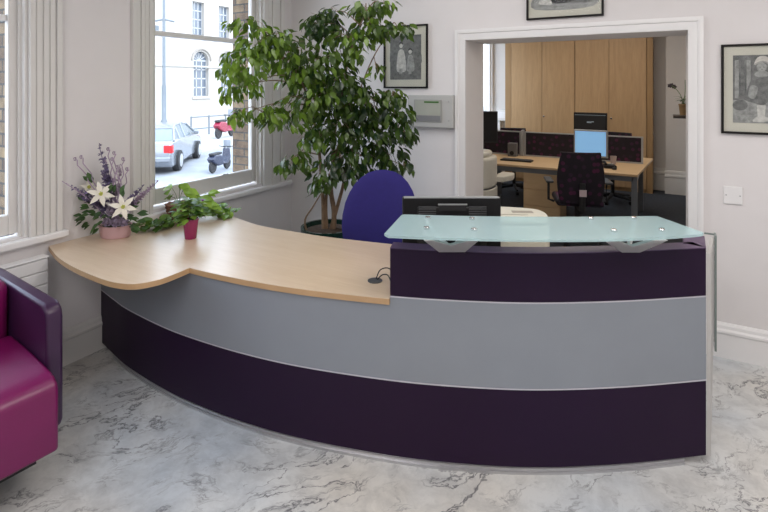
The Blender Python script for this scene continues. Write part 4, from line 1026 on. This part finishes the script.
# car
def build_car():
    a = zpt(177.6, 169.2, GZ)
    car = thing('parked_car', 'silver grey saloon car parked in the street, seen from behind', 'car', (0, 0, 0))
    Lc, Wc = 4.5, .88
    M_car = mat('silver car paint', (.22, .235, .26), .25, metal=.4, coat=.6, var=.01); M_cg = mat('tinted car glass', (.12, .15, .17), .1, spec=.8); M_ty = mat('tyre rubber', (.02, .02, .022), .8)
    # side profile (x forward from rear bumper), lower body and greenhouse
    low = [(0, .35), (-.05, .55), (.02, .93), (.15, 1.0), (.75, 1.02), (3.0, .98), (4.1, .80), (4.42, .66), (4.5, .45), (4.4, .22), (.1, .22)]
    def loft(prof, w0, w1, name, m, zref=(.2, 1.0), parent=car, **k):
        mb = MB(); n = len(prof); secs = []
        for sgn, wf in ((-1, 1), (-1, .0), (1, .0), (1, 1)): pass
        vs = []
        def wid(x, z):
            t = (z - zref[0]) / (zref[1] - zref[0]); w = w0 + (w1 - w0) * max(0, min(1, t))
            e = 1 - .12 * max(0, (x - 3.6) / .9) ** 2 - .07 * max(0, (.5 - x) / .5) ** 2
            return w * e
        for sgn in (-1, 1): vs += [Vector((x, sgn * wid(x, z), z)) for x, z in prof]
        mb.add(vs, [tuple(range(n)), tuple(range(n, 2 * n))[::-1]] + [(i, (i + 1) % n, n + (i + 1) % n, n + i) for i in range(n)])
        return mb.build(name, m, parent, smooth=True, **k)
    loft(low, Wc, Wc * .97, 'body', M_car, bevel=.06, seg=3)
    cab = [(.30, 1.0), (.82, 1.34), (1.15, 1.43), (2.0, 1.45), (2.45, 1.38), (3.25, .98)]
    loft(cab, Wc * .93, Wc * .70, 'windows', M_cg, (1.0, 1.45), bevel=.03)
    roof = [(.80, 1.345), (1.15, 1.44), (2.0, 1.465), (2.50, 1.38), (2.42, 1.36), (2.0, 1.435), (1.15, 1.41), (.85, 1.325)]
    loft(roof, Wc * .76, Wc * .72, 'roof', M_car, (1.3, 1.46), bevel=.01)
    for s1 in (-1, 1):
        for p0, p1 in (((.28, 1.0), (.82, 1.35)), ((1.62, 1.0), (1.72, 1.43)), ((3.27, .98), (2.45, 1.39)), ((.95, 1.0), (1.02, 1.38))):
            w = lambda z: Wc * (.93 - .23 * (z - 1.0) / .45) * s1 * 1.01
            MB().tube([(p0[0], w(p0[1]), p0[1]), (p1[0], w(p1[1]), p1[1])], .035, 6).build('pillar', M_car, car)
        MB().box(-.03, .14, s1 * .60 if s1 > 0 else -.86, .86 if s1 > 0 else -.60, .66, .90).build('tail_light', mat('red lamp lens', (.45, .012, .015), .2, emit=.1), car, bevel=.02)
        MB().box(2.72, 2.86, min(s1 * .86, s1 * 1.04), max(s1 * .86, s1 * 1.04), .98, 1.12).build('door_mirror', M_car, car, bevel=.03)
        for x in (.85, 3.55):
            wh = MB().lathe([(0, -.11), (.24, -.11), (.32, -.10), (.33, 0), (.32, .10), (.24, .11), (0, .11)], n=24, M=Matrix.Translation((x, s1 * .79, .33)) @ Matrix.Rotation(PI / 2, 4, 'X')).build('wheel', M_ty, car, smooth=True)
            MB().lathe([(0, 0), (.20, 0), (.21, .01), (0, .03)], n=18, M=Matrix.Translation((x, s1 * .90, .33)) @ Matrix.Rotation(-s1 * PI / 2, 4, 'X')).build('hubcap', M_silver, wh)
    MB().box(-.10, .1, -.80, .80, .40, .56).build('bumper', M_car, car, bevel=.04); MB().box(-.06, .05, -.26, .26, .62, .75).build('number_plate', mat('yellow plate', (.75, .62, .15), .5), car)
    return car
car = build_car()
hd = Vector((-.62, .785, 0)).normalized(); ang = math.atan2(hd.y, hd.x)
rw = zpt(177.6, 170.5, GZ)          # rear right wheel on the road
right = Vector((hd.y, -hd.x, 0))
org = rw - hd * .85 - right * .79
car.location = (org.x, org.y, GZ); car.rotation_euler = (0, 0, ang)
# motor scooters
def scooter(label, loc, rz, body, hscale=1):
    t = thing('motor_scooter', label, 'scooter', loc, rz, 'scooters in the street')
    MT = MATS['tyre rubber']
    for x in (-.6, .62):
        w_ = MB().lathe([(.12, -.05), (.25, -.05), (.28, 0), (.25, .05), (.12, .05)], n=20, M=Matrix.Translation((x, 0, .28)) @ Matrix.Rotation(PI / 2, 4, 'X')).build('wheel', MT, t, smooth=True)
        MB().lathe([(0, -.04), (.13, -.04), (.13, .04), (0, .04)], n=16, M=Matrix.Translation((x, 0, .28)) @ Matrix.Rotation(PI / 2, 4, 'X')).build('hub', M_silver, w_)
    prof = [(-.85, .62), (-.6, .80), (-.1, .74), (.05, .42), (.32, .36), (.45, .60), (.52, .95), (.62, .95), (.70, .5), (.5, .3), (-.3, .28), (-.7, .45)]
    b_ = MB(); n = len(prof); b_.add([Vector((x, s1 * .16, z)) for s1 in (-1, 1) for x, z in prof], [tuple(range(n)), tuple(range(n, 2 * n))[::-1]] + [(i, (i + 1) % n, n + (i + 1) % n, n + i) for i in range(n)])
    b_.build('body', body, t, bevel=.05, seg=3)
    MB().box(-.75, -.02, -.13, .13, .76, .86).build('saddle', M_blackm, t, bevel=.04, seg=3)
    MB().tube([(.5, -.33, 1.04), (.56, 0, 1.0), (.5, .33, 1.04)], .02, 6).build('handlebar', M_black, t)
    MB().tube([(.62, 0, .28), (.55, 0, 1.0)], .035, 8).build('fork', M_silver, t)
    MB().prism([(.62, -.18), (.66, 0), (.62, .18), (.60, 0)], .95, 1.3).build('windshield', mat('smoked screen', (.2, .22, .25), .2), t)
    return t
q = zpt(220, 171, GZ); s1_ = scooter('dark blue motor scooter parked just outside the window', (q.x, q.y, GZ), 1.9, mat('navy scooter paint', (.025, .03, .055), .3))
q = zpt(225, 137.5, GZ + .12); q2 = scooter('red motor scooter parked by the far railing', (q.x, q.y, GZ + .12), 1.9, mat('red scooter paint', (.22, .012, .035), .3))
q2.scale = (1.05,) * 3; s1_.scale = (.72,) * 3

# ------------------------------------------------------------------ LIGHT
w = bpy.data.worlds.new('sky'); bpy.context.scene.world = w; w.use_nodes = True
nt = w.node_tree; bg = nt.nodes['Background']
tc = nt.nodes.new('ShaderNodeTexCoord'); sp = nt.nodes.new('ShaderNodeSeparateXYZ'); nt.links.new(tc.outputs['Generated'], sp.inputs[0])
nt.links.new(ramp(nt, sp.outputs[2], [(0, (.95, .97, 1)), (.5, (.70, .83, 1))]), bg.inputs['Color']); bg.inputs['Strength'].default_value = 5.5
def area(name, loc, sx, sy, power, col, rot=(0, 0, 0)):
    l = bpy.data.lights.new(name, 'AREA'); l.shape = 'RECTANGLE'; l.size = sx; l.size_y = sy; l.energy = power; l.color = col
    o = bpy.data.objects.new(name, l); C.objects.link(o); o.location = loc; o.rotation_euler = rot; return o
su = bpy.data.lights.new('sun', 'SUN'); su.energy = 2.5; su.angle = .02; su.color = (1, .97, .92)
so = bpy.data.objects.new('sun', su); C.objects.link(so); so.rotation_euler = Vector((-1, .35, -.9)).to_track_quat('-Z', 'Y').to_euler()
area('ceiling_panel_a', (3.9, 1.4, CE - .02), 1.6, 1.6, 55, (1, .94, .89))
area('ceiling_panel_b', (2.2, -1.0, CE - .02), 1.6, 1.6, 50, (1, .95, .93))
area('ceiling_panel_c', (1.8, 2.6, CE - .02), 1.0, .8, 12, (1, .96, .93))
area('office_panel', (2.3, 6.6, CE - .02), 1.4, 2.2, 38, (1, .9, .8))
def portal(loc, sy, sz):
    o = area('window_daylight', loc, sz, sy, 1, (1, 1, 1), (0, -PI / 2, 0)); o.data.cycles.is_portal = True
portal((-.37, (W1[0] + W1[1]) / 2, 1.79), 1.1, 1.9); portal((-.37, (W2[0] + W2[1]) / 2, 1.79), 1.2, 1.9)

# ------------------------------------------------------------------ CAMERA
cd = bpy.data.cameras.new('camera'); cam = bpy.data.objects.new('camera', cd); C.objects.link(cam)
cam.location = (CAMX, CAMY, CAMZ); cam.rotation_euler = (PI / 2, 0, TH)
cd.sensor_fit = 'HORIZONTAL'; cd.sensor_width = 36; cd.lens = 36 * FPX / 768; cd.shift_y = -(256 - HORY) / 768; cd.clip_start = .02; cd.clip_end = 300
bpy.context.scene.camera = cam
sc = bpy.context.scene
sc.view_settings.view_transform = 'Standard'; sc.view_settings.look = 'None'; sc.view_settings.exposure = 0
